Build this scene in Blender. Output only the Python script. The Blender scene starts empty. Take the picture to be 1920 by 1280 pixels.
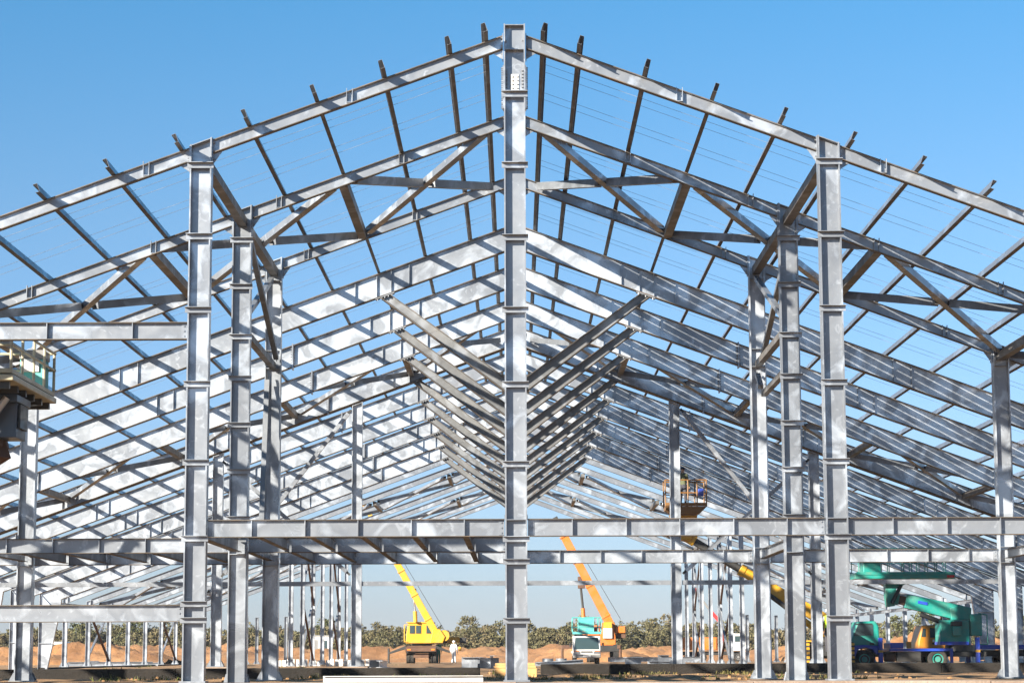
import bpy, bmesh, math, random
import numpy as np
from mathutils import Vector, Matrix, noise as mnoise
R = math.radians
scene = bpy.context.scene
COL = scene.collection
random.seed(7); RNG = np.random.default_rng(7)

# ------------------------------------------------------------------ camera
cam_d = bpy.data.cameras.new('camera'); cam = bpy.data.objects.new('camera', cam_d); COL.objects.link(cam)
cam_d.sensor_width = 36.0; cam_d.lens = 79.474; cam_d.shift_x = -6.5/1920
cam_d.clip_start = 0.5; cam_d.clip_end = 9000
cam.matrix_world = Matrix.Translation((0, 0, 0.62)) @ Matrix.Rotation(R(90+7.8955), 4, 'X') @ Matrix.Rotation(R(-0.2145), 4, 'Z')
scene.camera = cam
scene.cycles.diffuse_bounces = 2; scene.cycles.max_bounces = 6
scene.render.resolution_x = 1024; scene.render.resolution_y = 682

# ------------------------------------------------------------------ sky and sun
SUN = Vector((-1.0, -1.0, 0.54)).normalized()          # towards the sun: low, behind the camera's left shoulder
SUN_EL = math.asin(SUN.z)
w = bpy.data.worlds.new('World'); scene.world = w; w.use_nodes = True
nt = w.node_tree; bg = nt.nodes['Background']
sky = nt.nodes.new('ShaderNodeTexSky'); sky.sky_type = 'NISHITA'; sky.sun_disc = False
sky.sun_elevation = SUN_EL; sky.sun_rotation = R(225); sky.altitude = 0
sky.air_density = 1.0; sky.dust_density = 0.42; sky.ozone_density = 6.5
tcw = nt.nodes.new('ShaderNodeTexCoord'); sepw = nt.nodes.new('ShaderNodeSeparateXYZ'); nt.links.new(tcw.outputs['Generated'], sepw.inputs[0])
rw = nt.nodes.new('ShaderNodeValToRGB'); nt.links.new(sepw.outputs[2], rw.inputs[0])          # air colour by height: hazy low down, deeper cyan-blue higher up
rw.color_ramp.elements[0].position = 0.0; rw.color_ramp.elements[0].color = (.80, .75, .88, 1)
rw.color_ramp.elements[1].position = .31; rw.color_ramp.elements[1].color = (.60, 1.02, .98, 1)
e_ = rw.color_ramp.elements.new(.09); e_.color = (.96, .86, .89, 1)
e_ = rw.color_ramp.elements.new(.19); e_.color = (.99, .97, .89, 1)
mw = nt.nodes.new('ShaderNodeMix'); mw.data_type = 'RGBA'; mw.blend_type = 'MULTIPLY'; mw.inputs[0].default_value = 1.0
nt.links.new(sky.outputs[0], mw.inputs[6]); nt.links.new(rw.outputs[0], mw.inputs[7]); nt.links.new(mw.outputs[2], bg.inputs[0]); bg.inputs[1].default_value = 0.05
sd = bpy.data.lights.new('sun', 'SUN'); sd.energy = 5.0; sd.angle = R(0.53); sd.color = (1.0, 0.92, 0.79)
sun = bpy.data.objects.new('sun', sd); COL.objects.link(sun)
sun.rotation_euler = SUN.to_track_quat('Z', 'Y').to_euler(); sun.location = (-60, -60, 60)
vs = scene.view_settings; vs.view_transform = 'Standard'; vs.look = 'None'; vs.exposure = 1.86; vs.gamma = 1.0

# ------------------------------------------------------------------ helpers
class MB:
    def __init__(s): s.v = []; s.f = []; s.m = []
    def add(s, v, f, mi=0):
        o = len(s.v); s.v += [tuple(p) for p in v]; s.f += [tuple(i+o for i in q) for q in f]; s.m += [mi]*len(f); return s
    def box(s, x0, x1, y0, y1, z0, z1, mi=0):
        return s.add([(x, y, z) for x in (x0, x1) for y in (y0, y1) for z in (z0, z1)],
                     [(0,1,3,2), (4,6,7,5), (0,4,5,1), (2,3,7,6), (0,2,6,4), (1,5,7,3)], mi)
    def prism(s, prof, p0, p1, a, b, mi=0, prof1=None):
        p0, p1, a, b = Vector(p0), Vector(p1), Vector(a), Vector(b); n = len(prof); q = prof1 or prof
        v = [p0+a*u+b*t for u, t in prof]+[p1+a*u+b*t for u, t in q]
        f = [(i, (i+1) % n, n+(i+1) % n, n+i) for i in range(n)]+[tuple(range(n)), tuple(range(n, 2*n))]
        return s.add(v, f, mi)
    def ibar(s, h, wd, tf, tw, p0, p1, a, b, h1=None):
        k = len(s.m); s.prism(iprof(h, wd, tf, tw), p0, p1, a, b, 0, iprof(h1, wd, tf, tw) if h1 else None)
        for i in (0, 1, 5, 7, 11): s.m[k+i] = 1  # brown flange edges; the lower underside gets the same brown as painted shade
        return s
    def bar(s, p0, p1, wd, h, up=(0, 0, 1), mi=0, w1=None, h1=None):
        p0, p1 = Vector(p0), Vector(p1); d = (p1-p0).normalized(); up = Vector(up)
        if abs(d.dot(up)) > .98: up = Vector((0, 1, 0))
        sd_ = d.cross(up).normalized(); u2 = sd_.cross(d)
        r = lambda w_, h_: [(-w_/2, -h_/2), (w_/2, -h_/2), (w_/2, h_/2), (-w_/2, h_/2)]
        return s.prism(r(wd, h), p0, p1, sd_, u2, mi, r(w1 or wd, h1 or h))
    def tube(s, p0, p1, r0, r1=None, n=10, mi=0):
        p0, p1 = Vector(p0), Vector(p1); d = (p1-p0).normalized()
        up = Vector((0, 0, 1)) if abs(d.z) < .9 else Vector((1, 0, 0))
        a = d.cross(up).normalized(); b = a.cross(d); r1 = r0 if r1 is None else r1
        pr = lambda r: [(r*math.cos(2*math.pi*i/n), r*math.sin(2*math.pi*i/n)) for i in range(n)]
        return s.prism(pr(r0), p0, p1, a, b, mi, pr(r1))
    def poly(s, pts, t0, t1, axis='y', mi=0):
        A = {'y': ((1,0,0), (0,0,1), (0,1,0)), 'x': ((0,1,0), (0,0,1), (1,0,0)), 'z': ((1,0,0), (0,1,0), (0,0,1))}[axis]
        n = Vector(A[2]); return s.prism(pts, n*t0, n*t1, A[0], A[1], mi)
    def ring(s, c, axis, ro, ri, t, n=20, mi=0):
        ax = Vector(axis).normalized(); up = Vector((0, 0, 1)) if abs(ax.z) < .9 else Vector((1, 0, 0))
        a = ax.cross(up).normalized(); b = a.cross(ax); c = Vector(c); v = []
        for k in (-t/2, t/2):
            for r in (ro, ri):
                for i in range(n):
                    an = 2*math.pi*i/n; v.append(c+ax*k+a*r*math.cos(an)+b*r*math.sin(an))
        f = []
        for i in range(n):
            j = (i+1) % n
            f += [(i, j, 2*n+j, 2*n+i), (n+i, 3*n+i, 3*n+j, n+j), (i, n+i, n+j, j), (2*n+i, 2*n+j, 3*n+j, 3*n+i)]
        return s.add(v, f, mi)
    def mesh(s, name, mats=()):
        me = bpy.data.meshes.new(name); me.from_pydata(s.v, [], s.f)
        bm = bmesh.new(); bm.from_mesh(me)
        for i, fc in enumerate(bm.faces): fc.material_index = s.m[i]
        bmesh.ops.recalc_face_normals(bm, faces=bm.faces); bm.to_mesh(me); bm.free()
        for m in mats: me.materials.append(m)
        return me

def thing(name, label, cat, loc=(0, 0, 0), rz=0.0, group=None):
    o = bpy.data.objects.new(name, None); COL.objects.link(o); o.location = loc; o.rotation_euler = (0, 0, rz)
    o.empty_display_size = .3
    o['label'] = label; o['category'] = cat
    if group: o['group'] = group
    return o
def part(name, me, parent, loc=(0, 0, 0), rot=(0, 0, 0), mat=None, bevel=0, smooth=False, label=None):
    if isinstance(me, MB): me = me.mesh(name, [mat] if mat and not isinstance(mat, (list, tuple)) else (mat or []))
    o = bpy.data.objects.new(name, me); COL.objects.link(o); o.location = loc; o.rotation_euler = rot; o.parent = parent
    if bevel:
        b = o.modifiers.new('bevel', 'BEVEL'); b.width = bevel; b.segments = 2; b.limit_method = 'ANGLE'
    if smooth:
        for p in me.polygons: p.use_smooth = True
    if label: o['label'] = label
    return o
def single(name, me, label, cat, mat=None, loc=(0, 0, 0), rz=0, group=None, bevel=0, kind=None):
    o = part(name, me, None, loc, (0, 0, rz), mat, bevel)
    if kind: o['kind'] = kind
    if label: o['label'] = label
    if cat and not kind: o['category'] = cat
    if group: o['group'] = group
    return o

# ------------------------------------------------------------------ materials
def nodes(name):
    m = bpy.data.materials.new(name); m.use_nodes = True
    return m, m.node_tree, m.node_tree.nodes['Principled BSDF']
def noise_n(t, vec, scale, detail=4, rough=.55, dist=0.0):
    n = t.nodes.new('ShaderNodeTexNoise'); n.inputs['Scale'].default_value = scale; n.inputs['Detail'].default_value = detail
    n.inputs['Roughness'].default_value = rough; n.inputs['Distortion'].default_value = dist
    t.links.new(vec, n.inputs['Vector']); return n.outputs['Fac']
def ramp(t, fac, stops):
    r = t.nodes.new('ShaderNodeValToRGB'); e = r.color_ramp.elements
    while len(e) < len(stops): e.new(.5)
    for el, (p, c) in zip(e, stops): el.position = p; el.color = (*c, 1) if len(c) == 3 else c
    t.links.new(fac, r.inputs[0]); return r.outputs[0]
def mixc(t, fac, a, b, mode='MIX'):
    n = t.nodes.new('ShaderNodeMix'); n.data_type = 'RGBA'; n.blend_type = mode
    for sock, val in ((n.inputs[0], fac), (n.inputs[6], a), (n.inputs[7], b)):
        if isinstance(val, (float, int)): sock.default_value = val
        elif isinstance(val, tuple): sock.default_value = (*val, 1)
        else: t.links.new(val, sock)
    return n.outputs[2]
def mrange(t, v, a, b, c, d):
    n = t.nodes.new('ShaderNodeMapRange')
    for i, x in enumerate((a, b, c, d)): n.inputs[i+1].default_value = x
    t.links.new(v, n.inputs[0]); return n.outputs[0]
def bump(t, p, h, strength, dist=.02):
    n = t.nodes.new('ShaderNodeBump'); n.inputs['Strength'].default_value = strength; n.inputs['Distance'].default_value = dist
    t.links.new(h, n.inputs['Height']); t.links.new(n.outputs[0], p.inputs['Normal'])
def pos(t): return t.nodes.new('ShaderNodeNewGeometry').outputs['Position']
def orand(t): return t.nodes.new('ShaderNodeObjectInfo').outputs['Random']

def galv(name, lo, hi, metal=.45, rust=0.0, r0=.3, r1=.52, glint=.5, pt=.52):
    m, t, p = nodes(name); v = pos(t)
    big = noise_n(t, v, .8, 5, .6, .8); fine = noise_n(t, v, 11, 3, .6); mid = noise_n(t, v, 1.25, 4, .5, .9); sq = noise_n(t, v, 4.2, 3, .5, 1.6)
    c = ramp(t, big, [(.32, lo), (.62, hi)])
    c = mixc(t, mrange(t, mid, pt, pt+.13, 0, glint), c, (.52, .545, .58)); c = mixc(t, mrange(t, sq, .60, .72, 0, glint*.45), c, (.55, .575, .61))  # pale patches and squiggles are sun glints painted into the base colour
    g = ramp(t, fine, [(.3, (.93, .93, .935)), (.7, (1, 1, 1))]); c = mixc(t, 1.0, c, g, 'MULTIPLY')
    rv = t.nodes.new('ShaderNodeCombineColor'); rr = mrange(t, orand(t), 0, 1, .86, 1.02)
    for i in range(3): t.links.new(rr, rv.inputs[i])
    c = mixc(t, 1.0, c, (.965, .99, 1.02), 'MULTIPLY')
    st_n = noise_n(t, v, .9, 7, .7, 1.0); c = mixc(t, mrange(t, st_n, .66, .80, 0, .4), c, (.17, .115, .075))
    c = mixc(t, 1.0, c, rv.outputs[0], 'MULTIPLY')
    if rust:
        rn = noise_n(t, v, 1.7, 6, .65, .5); c = mixc(t, mrange(t, rn, .5, .72, 0, rust), c, (.30, .17, .08))
    t.links.new(c, p.inputs['Base Color']); p.inputs['Metallic'].default_value = metal
    t.links.new(mrange(t, mid, .3, .7, r1, r0), p.inputs['Roughness'])
    bump(t, p, mid, .10, .03)
    return m
def paint(name, col, rough=.42, dirt=.35, dcol=(.12, .09, .06), metal=0, coat=.2):
    m, t, p = nodes(name); tc = t.nodes.new('ShaderNodeTexCoord').outputs['Object']
    n1 = noise_n(t, tc, 1.6, 6, .65); n2 = noise_n(t, tc, 14, 4)
    c = mixc(t, mrange(t, n1, .45, .8, 0, dirt), col, dcol)
    c = mixc(t, mrange(t, n2, .35, .75, 0, .18), c, tuple(x*.7 for x in col))
    t.links.new(c, p.inputs['Base Color']); p.inputs['Metallic'].default_value = metal
    t.links.new(mrange(t, n1, .3, .8, rough, min(1, rough+.3)), p.inputs['Roughness']); p.inputs['Coat Weight'].default_value = coat
    return m
def earth(name, c0, c1, c2, s=.5, b=.5):
    m, t, p = nodes(name); v = pos(t)
    n1 = noise_n(t, v, s, 8, .65, .3); n2 = noise_n(t, v, s*9, 6, .7); n3 = noise_n(t, v, s*.17, 4)
    c = ramp(t, n1, [(.3, c0), (.52, c1), (.75, c2)])
    c = mixc(t, mrange(t, n2, .3, .7, 0, .55), c, c0); c = mixc(t, mrange(t, n3, .5, .75, 0, .5), c, c2)
    t.links.new(c, p.inputs['Base Color']); p.inputs['Roughness'].default_value = .95
    bump(t, p, n2, b, .15); return m

M = {}
M['galv'] = galv('galvanised_steel', (.192, .202, .220), (.25, .261, .28), .45, 0, .18, .42, .75)
M['galv2'] = galv('galvanised_steel_glints', (.20, .211, .232), (.30, .314, .335), .45, 0, .18, .42, .95, .44)
M['galv_dark'] = galv('dull_zinc_steel', (.13, .137, .149), (.19, .198, .21), .45, 0, .35, .55, .3)
M['galv_rust'] = galv('weathered_steel', (.13, .131, .132), (.185, .185, .185), .42, .05, .3, .5, .35)
M['purlin'] = galv('zinc_purlin_steel', (.15, .157, .17), (.20, .207, .222), .5, .12, .22, .42, .3)
M['edge'] = galv('brown_edge_shaded_underside', (.055, .046, .038), (.085, .070, .056), .2, .3, .5, .7, .05)  # brown mill scale on flange edges; on undersides the brown is painted shade
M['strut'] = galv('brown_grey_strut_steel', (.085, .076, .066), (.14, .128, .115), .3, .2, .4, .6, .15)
M['bolt'] = paint('bolt_zinc', (0.240, 0.247, 0.262), .4, .1, metal=.8)
M['concrete_dark'] = earth('bitumen_coated_concrete', (.007, .0055, .004), (.013, .010, .0075), (.024, .018, .013), 1.2, .35)
M['concrete'] = earth('weathered_concrete', (.16, .11, .08), (.24, .18, .14), (.32, .27, .22), 2.0, .3)
M['dirt'] = earth('sandy_soil', (.17, .085, .034), (.29, .165, .07), (.38, .24, .12), .45, .7)
M['bank'] = earth('orange_earth', (.19, .08, .026), (.33, .16, .06), (.42, .235, .105), .28, .9)
M['gravel'] = earth('dark_gravel', (.03, .024, .02), (.06, .048, .04), (.10, .08, .065), 3, .8)
M['yellow'] = paint('yellow_crane_paint', (.47, .245, .006), dirt=.5, dcol=(.20, .145, .09))
M['orange'] = paint('orange_crane_paint', (.46, .115, .004), dirt=.5, dcol=(.20, .145, .09))
M['amber'] = paint('amber_truck_paint', (.40, .155, .003), dirt=.5, dcol=(.20, .145, .09))
M['teal'] = paint('teal_truck_paint', (.004, .20, .165), dirt=.5, dcol=(.20, .145, .09))
M['aqua'] = paint('aqua_basket_paint', (0.048, 0.312, 0.300), dirt=.5, dcol=(.20, .145, .09))
M['blue'] = paint('blue_truck_paint', (0.007, 0.042, 0.330), dirt=.5, dcol=(.20, .145, .09))
M['white'] = paint('white_truck_paint', (0.465, 0.465, 0.458), dirt=.5, dcol=(.20, .145, .09))
M['red'] = paint('red_crane_paint', (0.465, 0.022, 0.022), dirt=.15)
M['cream'] = paint('cream_platform_paint', (0.348, 0.318, 0.216), dirt=.45)
M['steelblue'] = paint('blue_lift_paint', (0.03, 0.05, 0.08), dirt=.5)
M['black'] = paint('black_metal', (0.013, 0.013, 0.013), .5, .5, (.06, .05, .04))
M['brown'] = paint('rusty_metal', (0.075, 0.034, 0.019), .7, .6, (.16, .10, .06), coat=0)
M['tyre'] = paint('tyre_rubber', (0.015, 0.015, 0.015), .8, .6, (.11, .08, .05), coat=0)
M['timber'] = paint('sawn_timber', (.50, .29, .11), .8, .5, (.16, .09, .05), coat=0)
M['grey'] = paint('grey_plastic', (0.150, 0.150, 0.150), .5)
M['silver'] = paint('cylinder_rod', (0.375, 0.390, 0.413), .2, .1, metal=.9)
M['basket'] = paint('yellow_basket_paint_shaded', (.17, .072, .005), dirt=.5)  # basket yellow darkened, the shade around it is put into the colour
M['lamp_amber'] = paint('indicator_lens', (0.562, 0.165, 0.015), .2, .05)
M['plate'] = paint('number_plate', (0.600, 0.600, 0.585), .4, .05)
def glass_mat():
    m, t, p = nodes('vehicle_glass'); p.inputs['Base Color'].default_value = (.03, .05, .055, 1); p.inputs['Roughness'].default_value = .06
    p.inputs['Metallic'].default_value = .0; p.inputs['Specular IOR Level'].default_value = .45; return m
M['glass'] = glass_mat()
def cloth(name, c): return paint(name, c, .85, .25, coat=0)
M['skin'] = cloth('skin', (.45, .26, .17)); M['c_white'] = cloth('pale_overalls', (.62, .64, .66)); M['c_green'] = cloth('green_workwear', (.03, .16, .09))
M['c_dark'] = cloth('dark_workwear', (.035, .035, .045)); M['c_grey'] = cloth('grey_workwear', (.16, .17, .20)); M['c_vest'] = cloth('hi_vis_vest', (.55, .85, .03))
M['c_camo'] = cloth('olive_workwear', (.07, .08, .04)); M['c_orange'] = cloth('orange_helmet', (.7, .12, .03)); M['c_hwhite'] = cloth('white_helmet', (.8, .8, .8))
def leaf_mat(name, a, b, c):
    m, t, p = nodes(name); v = pos(t)
    n1 = noise_n(t, v, .16, 3); n2 = noise_n(t, v, 1.1, 3)
    col = ramp(t, n1, [(.36, a), (.5, b), (.64, c)]); col = mixc(t, mrange(t, n2, .35, .7, 0, .6), col, a)
    t.links.new(col, p.inputs['Base Color']); p.inputs['Roughness'].default_value = .75; p.inputs['Specular IOR Level'].default_value = .2
    return m
M['leaf'] = leaf_mat('autumn_woodland_leaves', (.08, .074, .034), (.105, .092, .044), (.14, .105, .058))
M['leaf2'] = leaf_mat('olive_tree_leaves', (.062, .068, .025), (.088, .09, .035), (.115, .10, .045))
M['bark'] = paint('bark', (0.075, 0.056, 0.041), .9, .4, coat=0)
M['grass'] = leaf_mat('dry_grass', (.055, .07, .018), (.10, .095, .03), (.17, .13, .05))

# ------------------------------------------------------------------ ground, banks
def fbm(x, y, s, o=4):
    return mnoise.fractal(Vector((x*s, y*s, 3.1)), .9, 2.1, o)
def grid_mesh(name, xs, ys, fn, mat):
    v = [(x, y, fn(x, y)) for y in ys for x in xs]; n = len(xs)
    f = [(j*n+i, j*n+i+1, (j+1)*n+i+1, (j+1)*n+i) for j in range(len(ys)-1) for i in range(n-1)]
    me = bpy.data.meshes.new(name); me.from_pydata(v, [], f); me.materials.append(mat)
    for p in me.polygons: p.use_smooth = True
    return me
def fr(a, b, s): return list(np.arange(a, b-1e-6, s))
gx = [-4000, -1500, -600, -300, -180, -120, -90, -70, -56, -46, -38, -32]+fr(-27, 27, .45)+[27, 32, 38, 46, 56, 70, 90, 120, 180, 300, 600, 1500, 4000]
gy = [-400, -100, -20, 10, 25, 35, 40]+fr(43.2, 77, .42)+fr(77, 200, 4)+[200, 215, 235, 260, 290, 330, 380, 500, 800, 1500, 3000, 7000]
def gz(x, y):
    if y < 43 or y > 210: return 0.0 if y < 300 else 0.0
    a = .045 if y < 77 else .05
    z = a*(fbm(x, y, .55)+.2)
    if y < 72: z += .05*max(0, fbm(x+40, y, .28, 3)+.15)
    return max(-.02, z) if y > 60 else z*.8
g = part('ground', grid_mesh('ground', gx, gy, gz, M['dirt']), None); g['kind'] = 'structure'
def bank(name, x0, x1, y0, y1, h, seed, st=1.1):
    def fn(x, y):
        u = (y-y0)/(y1-y0); e = min(1, (x-x0)/6, (x1-x)/6); prof = max(0, math.sin(math.pi*min(1, max(0, u)))**.6)
        n = .72+.42*fbm(x+seed*17, y, .11)+.34*fbm(x, y+seed*31, .42)+.34*(abs(fbm(x, y+seed, .9, 5))-.25)+.12*fbm(x+9, y, 2.1, 3)
        return -.05+max(0, prof*h*max(.15, n)*max(0, e)**.5)
    o = part(name, grid_mesh(name, fr(x0, x1, st*.5), fr(y0, y1+.1, st), fn, M['bank']), None); o['kind'] = 'structure'; return o
bank('earth_bank', -105, 105, 222, 256, 1.6, 1)
bank('earth_bank', -62, -28, 182, 206, 1.9, 5, .8)
bank('earth_bank', 1.5, 13, 204, 219, 1.9, 9, .7)
bank('earth_bank', 24, 70, 196, 219, 2.0, 3, .8)
bank('gravel_heap', -8.2, -5.9, 62.6, 65.4, .36, 4, .2).data.materials[0] = M['gravel']

# ------------------------------------------------------------------ steel
Y0, DY = 42.43, 6.557
def Yk(k): return Y0+DY*k
SL, TOP = .365, 12.53
def top_z(x): return TOP-SL*abs(x)
def iprof(h, w_, tf, tw):
    return [(-w_/2, -h/2), (w_/2, -h/2), (w_/2, -h/2+tf), (tw/2, -h/2+tf), (tw/2, h/2-tf), (w_/2, h/2-tf), (w_/2, h/2), (-w_/2, h/2),
            (-w_/2, h/2-tf), (-tw/2, h/2-tf), (-tw/2, -h/2+tf), (-w_/2, -h/2+tf)]
CACHE = {}
def cached(key, fn):
    if key not in CACHE: CACHE[key] = fn()
    return CACHE[key]
FRONT = thing('front_steel_frame', 'front bays of galvanised frame with slim rafters and tall cleated columns', 'steel frame', (0, Yk(0), 0))
HALL = thing('main_steel_hall', 'middle hall frame with deep rafters and slanted struts meeting centre columns', 'steel frame', (0, Yk(3), 0))
REAR = thing('rear_steel_hall', 'rear hall frame of thin bare rafters on rows of narrow posts', 'steel frame', (0, Yk(12), 0))
ROOT = {id(FRONT): Yk(0), id(HALL): Yk(3), id(REAR): Yk(12)}
def L(parent, p): return (p[0], p[1]-ROOT[id(parent)], p[2])

def hexbolt(mb, c, ax, r=.018, h=.03): c = Vector(c); mb.tube(c, c+Vector(ax)*h, r, n=6)
def column(parent, x, y, z0, ztop, h=.41, wd=.28, tf=.026, cleats=(), stiff=(), slope=True, mat='galv', base=True, flare=.11, cleatw=.50):
    mb = MB(); mb.prism(iprof(h, wd, tf, .014), (0, 0, 0), (0, 0, ztop-z0), (0, 1, 0), (1, 0, 0))
    if slope and x:
        n = 12
        mb.v[n:2*n] = [(a, b, c-SL*math.copysign(1, x)*a) for a, b, c in mb.v[n:2*n]]
    col_ = part('column', mb, parent, L(parent, (x, y, z0)), mat=M[mat])
    sg = math.copysign(1, x) if x and slope else 0
    cp = MB(); hh = h/2-tf-.003
    cp.prism([(-hh, -.016), (hh, -.016), (hh, 0), (-hh, 0)], (0, -wd/2+.004, 0), (0, wd/2-.004, 0), (1, 0, -SL*sg), (0, 0, 1))
    part('cap_plate', cp, col_, (0, 0, ztop-z0-.012), mat=M[mat])
    def cl():
        c = MB(); W2 = cleatw/2
        c.box(-W2, W2, -.115, -.002, -.012, 0); c.box(-W2, W2, -.014, -.002, -.105, -.0122); return c.mesh('girt_cleat', [M['galv']])
    def st():
        c = MB(); c.box(-hh, hh, -wd/2+.006, -.009, -.007, .007); return c.mesh('stiffener', [M['galv']])
    for z in cleats: part('girt_cleat', cached(('cleat', cleatw), cl), col_, (0, -wd/2, z-z0))
    for z in stiff: part('stiffener', cached(('st', h, wd), st), col_, (0, 0, z-z0))
    if base:
        def bp(): c = MB(); c.box(-h/2-flare-.01, h/2+flare+.01, -wd/2-.08, wd/2+.08, .0, .03); return c.mesh('base_plate', [M['galv']])
        def gs(s):
            c = MB(); c.poly([(s*(h/2+.001), .031), (s*(h/2+flare), .031), (s*(h/2+flare), .05), (s*(h/2+.02), .22), (s*(h/2+.001), .22)], -.008, .008); return c.mesh('gusset', [M['galv']])
        part('base_plate', cached(('bp', h, wd, flare), bp), col_, (0, 0, -.001))
        for s in (-1, 1):
            for yy in ((-wd/2+.02, wd/2-.02) if flare > .04 else ()): part('gusset', cached(('gs', h, s, flare), lambda: gs(s)), col_, (0, yy, 0))
    return col_

# ---- front frame columns
CL0 = {0: (11.32, 9.93, 8.53, 7.14, 5.72, 4.22, 2.82, 2.40, 1.31), -6: (9.95, 8.57, 7.16, 5.75, 4.27, 2.85, 1.64, 1.34), 6: (9.98, 8.57, 7.15, 5.74, 4.25, 2.84, 1.33)}
cc = None
for k in range(3):
    for x in (0, -6, 6, -12, 12, -18, 18):
        zt = 12.66 if x == 0 else top_z(x)+.04
        cl = (); stf = ()
        if k == 0: cl = CL0.get(x, (8.1, 6.7, 5.3, 3.9)); stf = (12.16, 3.13) if x == 0 else (3.14,) if x == 6 else ()
        elif k == 1: cl = tuple(z for z in (9.71, 8.68, 7.57, 6.66, 5.64, 4.63, 3.61) if z < zt-.5); stf = (2.8, 3.18)
        else: stf = tuple(z for z in (10.2, 9.86, 8.1, 7.66, 3.2, 2.82) if z < zt-.3)
        c_ = column(FRONT, x, Yk(k), .14 if k == 0 else .03, zt, .41 if k < 2 else .39, .28, .026, cl, stf, mat='galv' if k < 2 else 'galv2', flare=(.03, .06, .11)[k])
        if k == 0 and x == 0: cc = c_
# bolted splice on the nearest centre column
zc = 11.42-.14
for s in (-1, 1):
    mb = MB(); mb.box(s*.207, s*.225, -.13, .13, zc-.42, zc+.42)
    for i in range(10):
        for yy in (-.08, .08): hexbolt(mb, (s*.225, yy, zc-.38+i*.084), (s, 0, 0))
    part('splice_plate', mb, cc, mat=M['galv'])
mb = MB(); mb.box(-.08, .085, -.024, -.009, zc-.05, zc+.27)
for i in range(4):
    for xx in (-.045, .045): hexbolt(mb, (xx, -.024, zc+i*.075), (0, -1, 0), .018, .025)
part('splice_plate', mb, cc, mat=M['white'])
for s in (-1, 1):
    mb = MB()
    for i in range(6): hexbolt(mb, (s*.15, -.01, zc+.02+i*.065), (0, -1, 0), .017, .05)
    for i in range(2): hexbolt(mb, (s*.178, -.06, zc+.75+i*.17), (-s, 0, 0), .016, .03)
    part('bolt_row', mb, cc, mat=M['bolt'])

# ---- front rafters, bay by bay
BAYS = [(.215, 5.79), (6.21, 11.79), (12.21, 17.79), (18.21, 24.0)]
RB = {0: (3.17, 7.05), 1: (2.5, 5.2, 7.95, 10.65), 2: (2.5, 5.2, 7.95, 10.65)}
def purlin_cleat():
    c = MB()
    for x in (-.055, .055): c.box(x-.006, x+.006, -.085, -.007, -.12, .16)
    c.box(-.0485, .0485, -.085, -.007, -.12, -.108); return c.mesh('purlin_cleat', [M['galv']])
for k in range(3):
    for s in (-1, 1):
        for x0, x1 in BAYS:
            h = .265; mb = MB()
            mb.ibar(h, .16, .016, .01, (s*x0, 0, top_z(x0)-h/2), (s*x1, 0, top_z(x1)-h/2), (0, 1, 0), (0, 0, 1))
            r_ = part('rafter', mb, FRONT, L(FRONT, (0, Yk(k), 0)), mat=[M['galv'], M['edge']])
            for xe, d in ((x0, 1), (x1, -1)):
                zt = top_z(xe); e = MB(); xi, xo = s*xe, s*(xe+d*.016)
                e.box(min(xi, xo), max(xi, xo), -.1, .1, zt-.48, zt+.03)
                xa, xb = s*(xe+d*.018), s*(xe+d*.20)
                e.poly([(xa, zt-h-.006-SL*d*.018), (xb, top_z(xe+d*.2)-h-.006), (xa, zt-.46)], -.006, .006)
                for i in range(3):
                    for yy in (-.07, .07): hexbolt(e, (xo, yy, zt-.05-i*.16), (s*d, 0, 0), .016, .03)
                part('end_plate', e, r_, mat=M['galv'])
            for xb in RB[k]:
                if x0 < xb < x1: part('purlin_cleat', cached('pc', purlin_cleat), r_, (s*xb, 0, top_z(xb)-.12))

# ---- beams of the mezzanine level and the two girts on the left
def beam(parent, x0, x1, y, zt, h, wd, stiffs, mat='galv', ends=True, name='beam'):
    mb = MB(); mb.ibar(h, wd, .014, .01, (x0, 0, -h/2), (x1, 0, -h/2), (0, 1, 0), (0, 0, 1))
    b_ = part(name, mb, parent, L(parent, (0, y, zt)), mat=[M[mat], M['edge']])
    def st(): c = MB(); c.box(-.008, .008, -wd/2+.004, -.006, -h+.016, -.016); return c.mesh('stiffener', [M['galv']])
    for x in stiffs: part('stiffener', cached(('bst', h, wd), st), b_, (x, 0, 0))
    if ends:
        for x, d in ((x0, 1), (x1, -1)):
            e = MB(); a, b2 = sorted((x+d*.004, x+d*.11)); e.box(a, b2, -.02, -.0055, -h+.03, -.03)
            for i in range(3): hexbolt(e, (x+d*.06, -.02, -.07-i*(h-.14)/2), (0, -1, 0), .016, .02)
            part('bolt_plate', e, b_, mat=M['galv'])
    return b_
beam(FRONT, -5.78, -.22, Yk(0), 3.15, .33, .2, (-4.95, -3.95, -2.96, -1.96, -.97))
beam(FRONT, .22, 5.78, Yk(0), 3.15, .33, .2, (1.05, 2.06, 3.06, 4.07, 5.07))
beam(FRONT, 6.22, 11.78, Yk(0), 3.15, .33, .2, (7.05, 8.06, 9.06, 10.06, 11.06))
beam(FRONT, -11.78, -6.22, Yk(0), 6.89, .33, .2, (-8.87, -7.25, -10.5))
beam(FRONT, -11.78, -6.22, Yk(0), 1.58, .32, .2, ())
for a, b_ in ((-11.78, -6.22), (-5.78, -.22)):
    beam(FRONT, a, b_, Yk(1), 3.15, .32, .2, tuple(a+.78+i for i in range(5)))
for a, b_ in ((-17.78, -12.22), (-11.78, -6.22), (-5.78, -.22), (.22, 5.78), (6.22, 11.78), (12.22, 17.78)):
    beam(FRONT, a, b_, Yk(2), 3.16, .32, .2, tuple(a+.85+i for i in range(5)), 'galv2')
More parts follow.
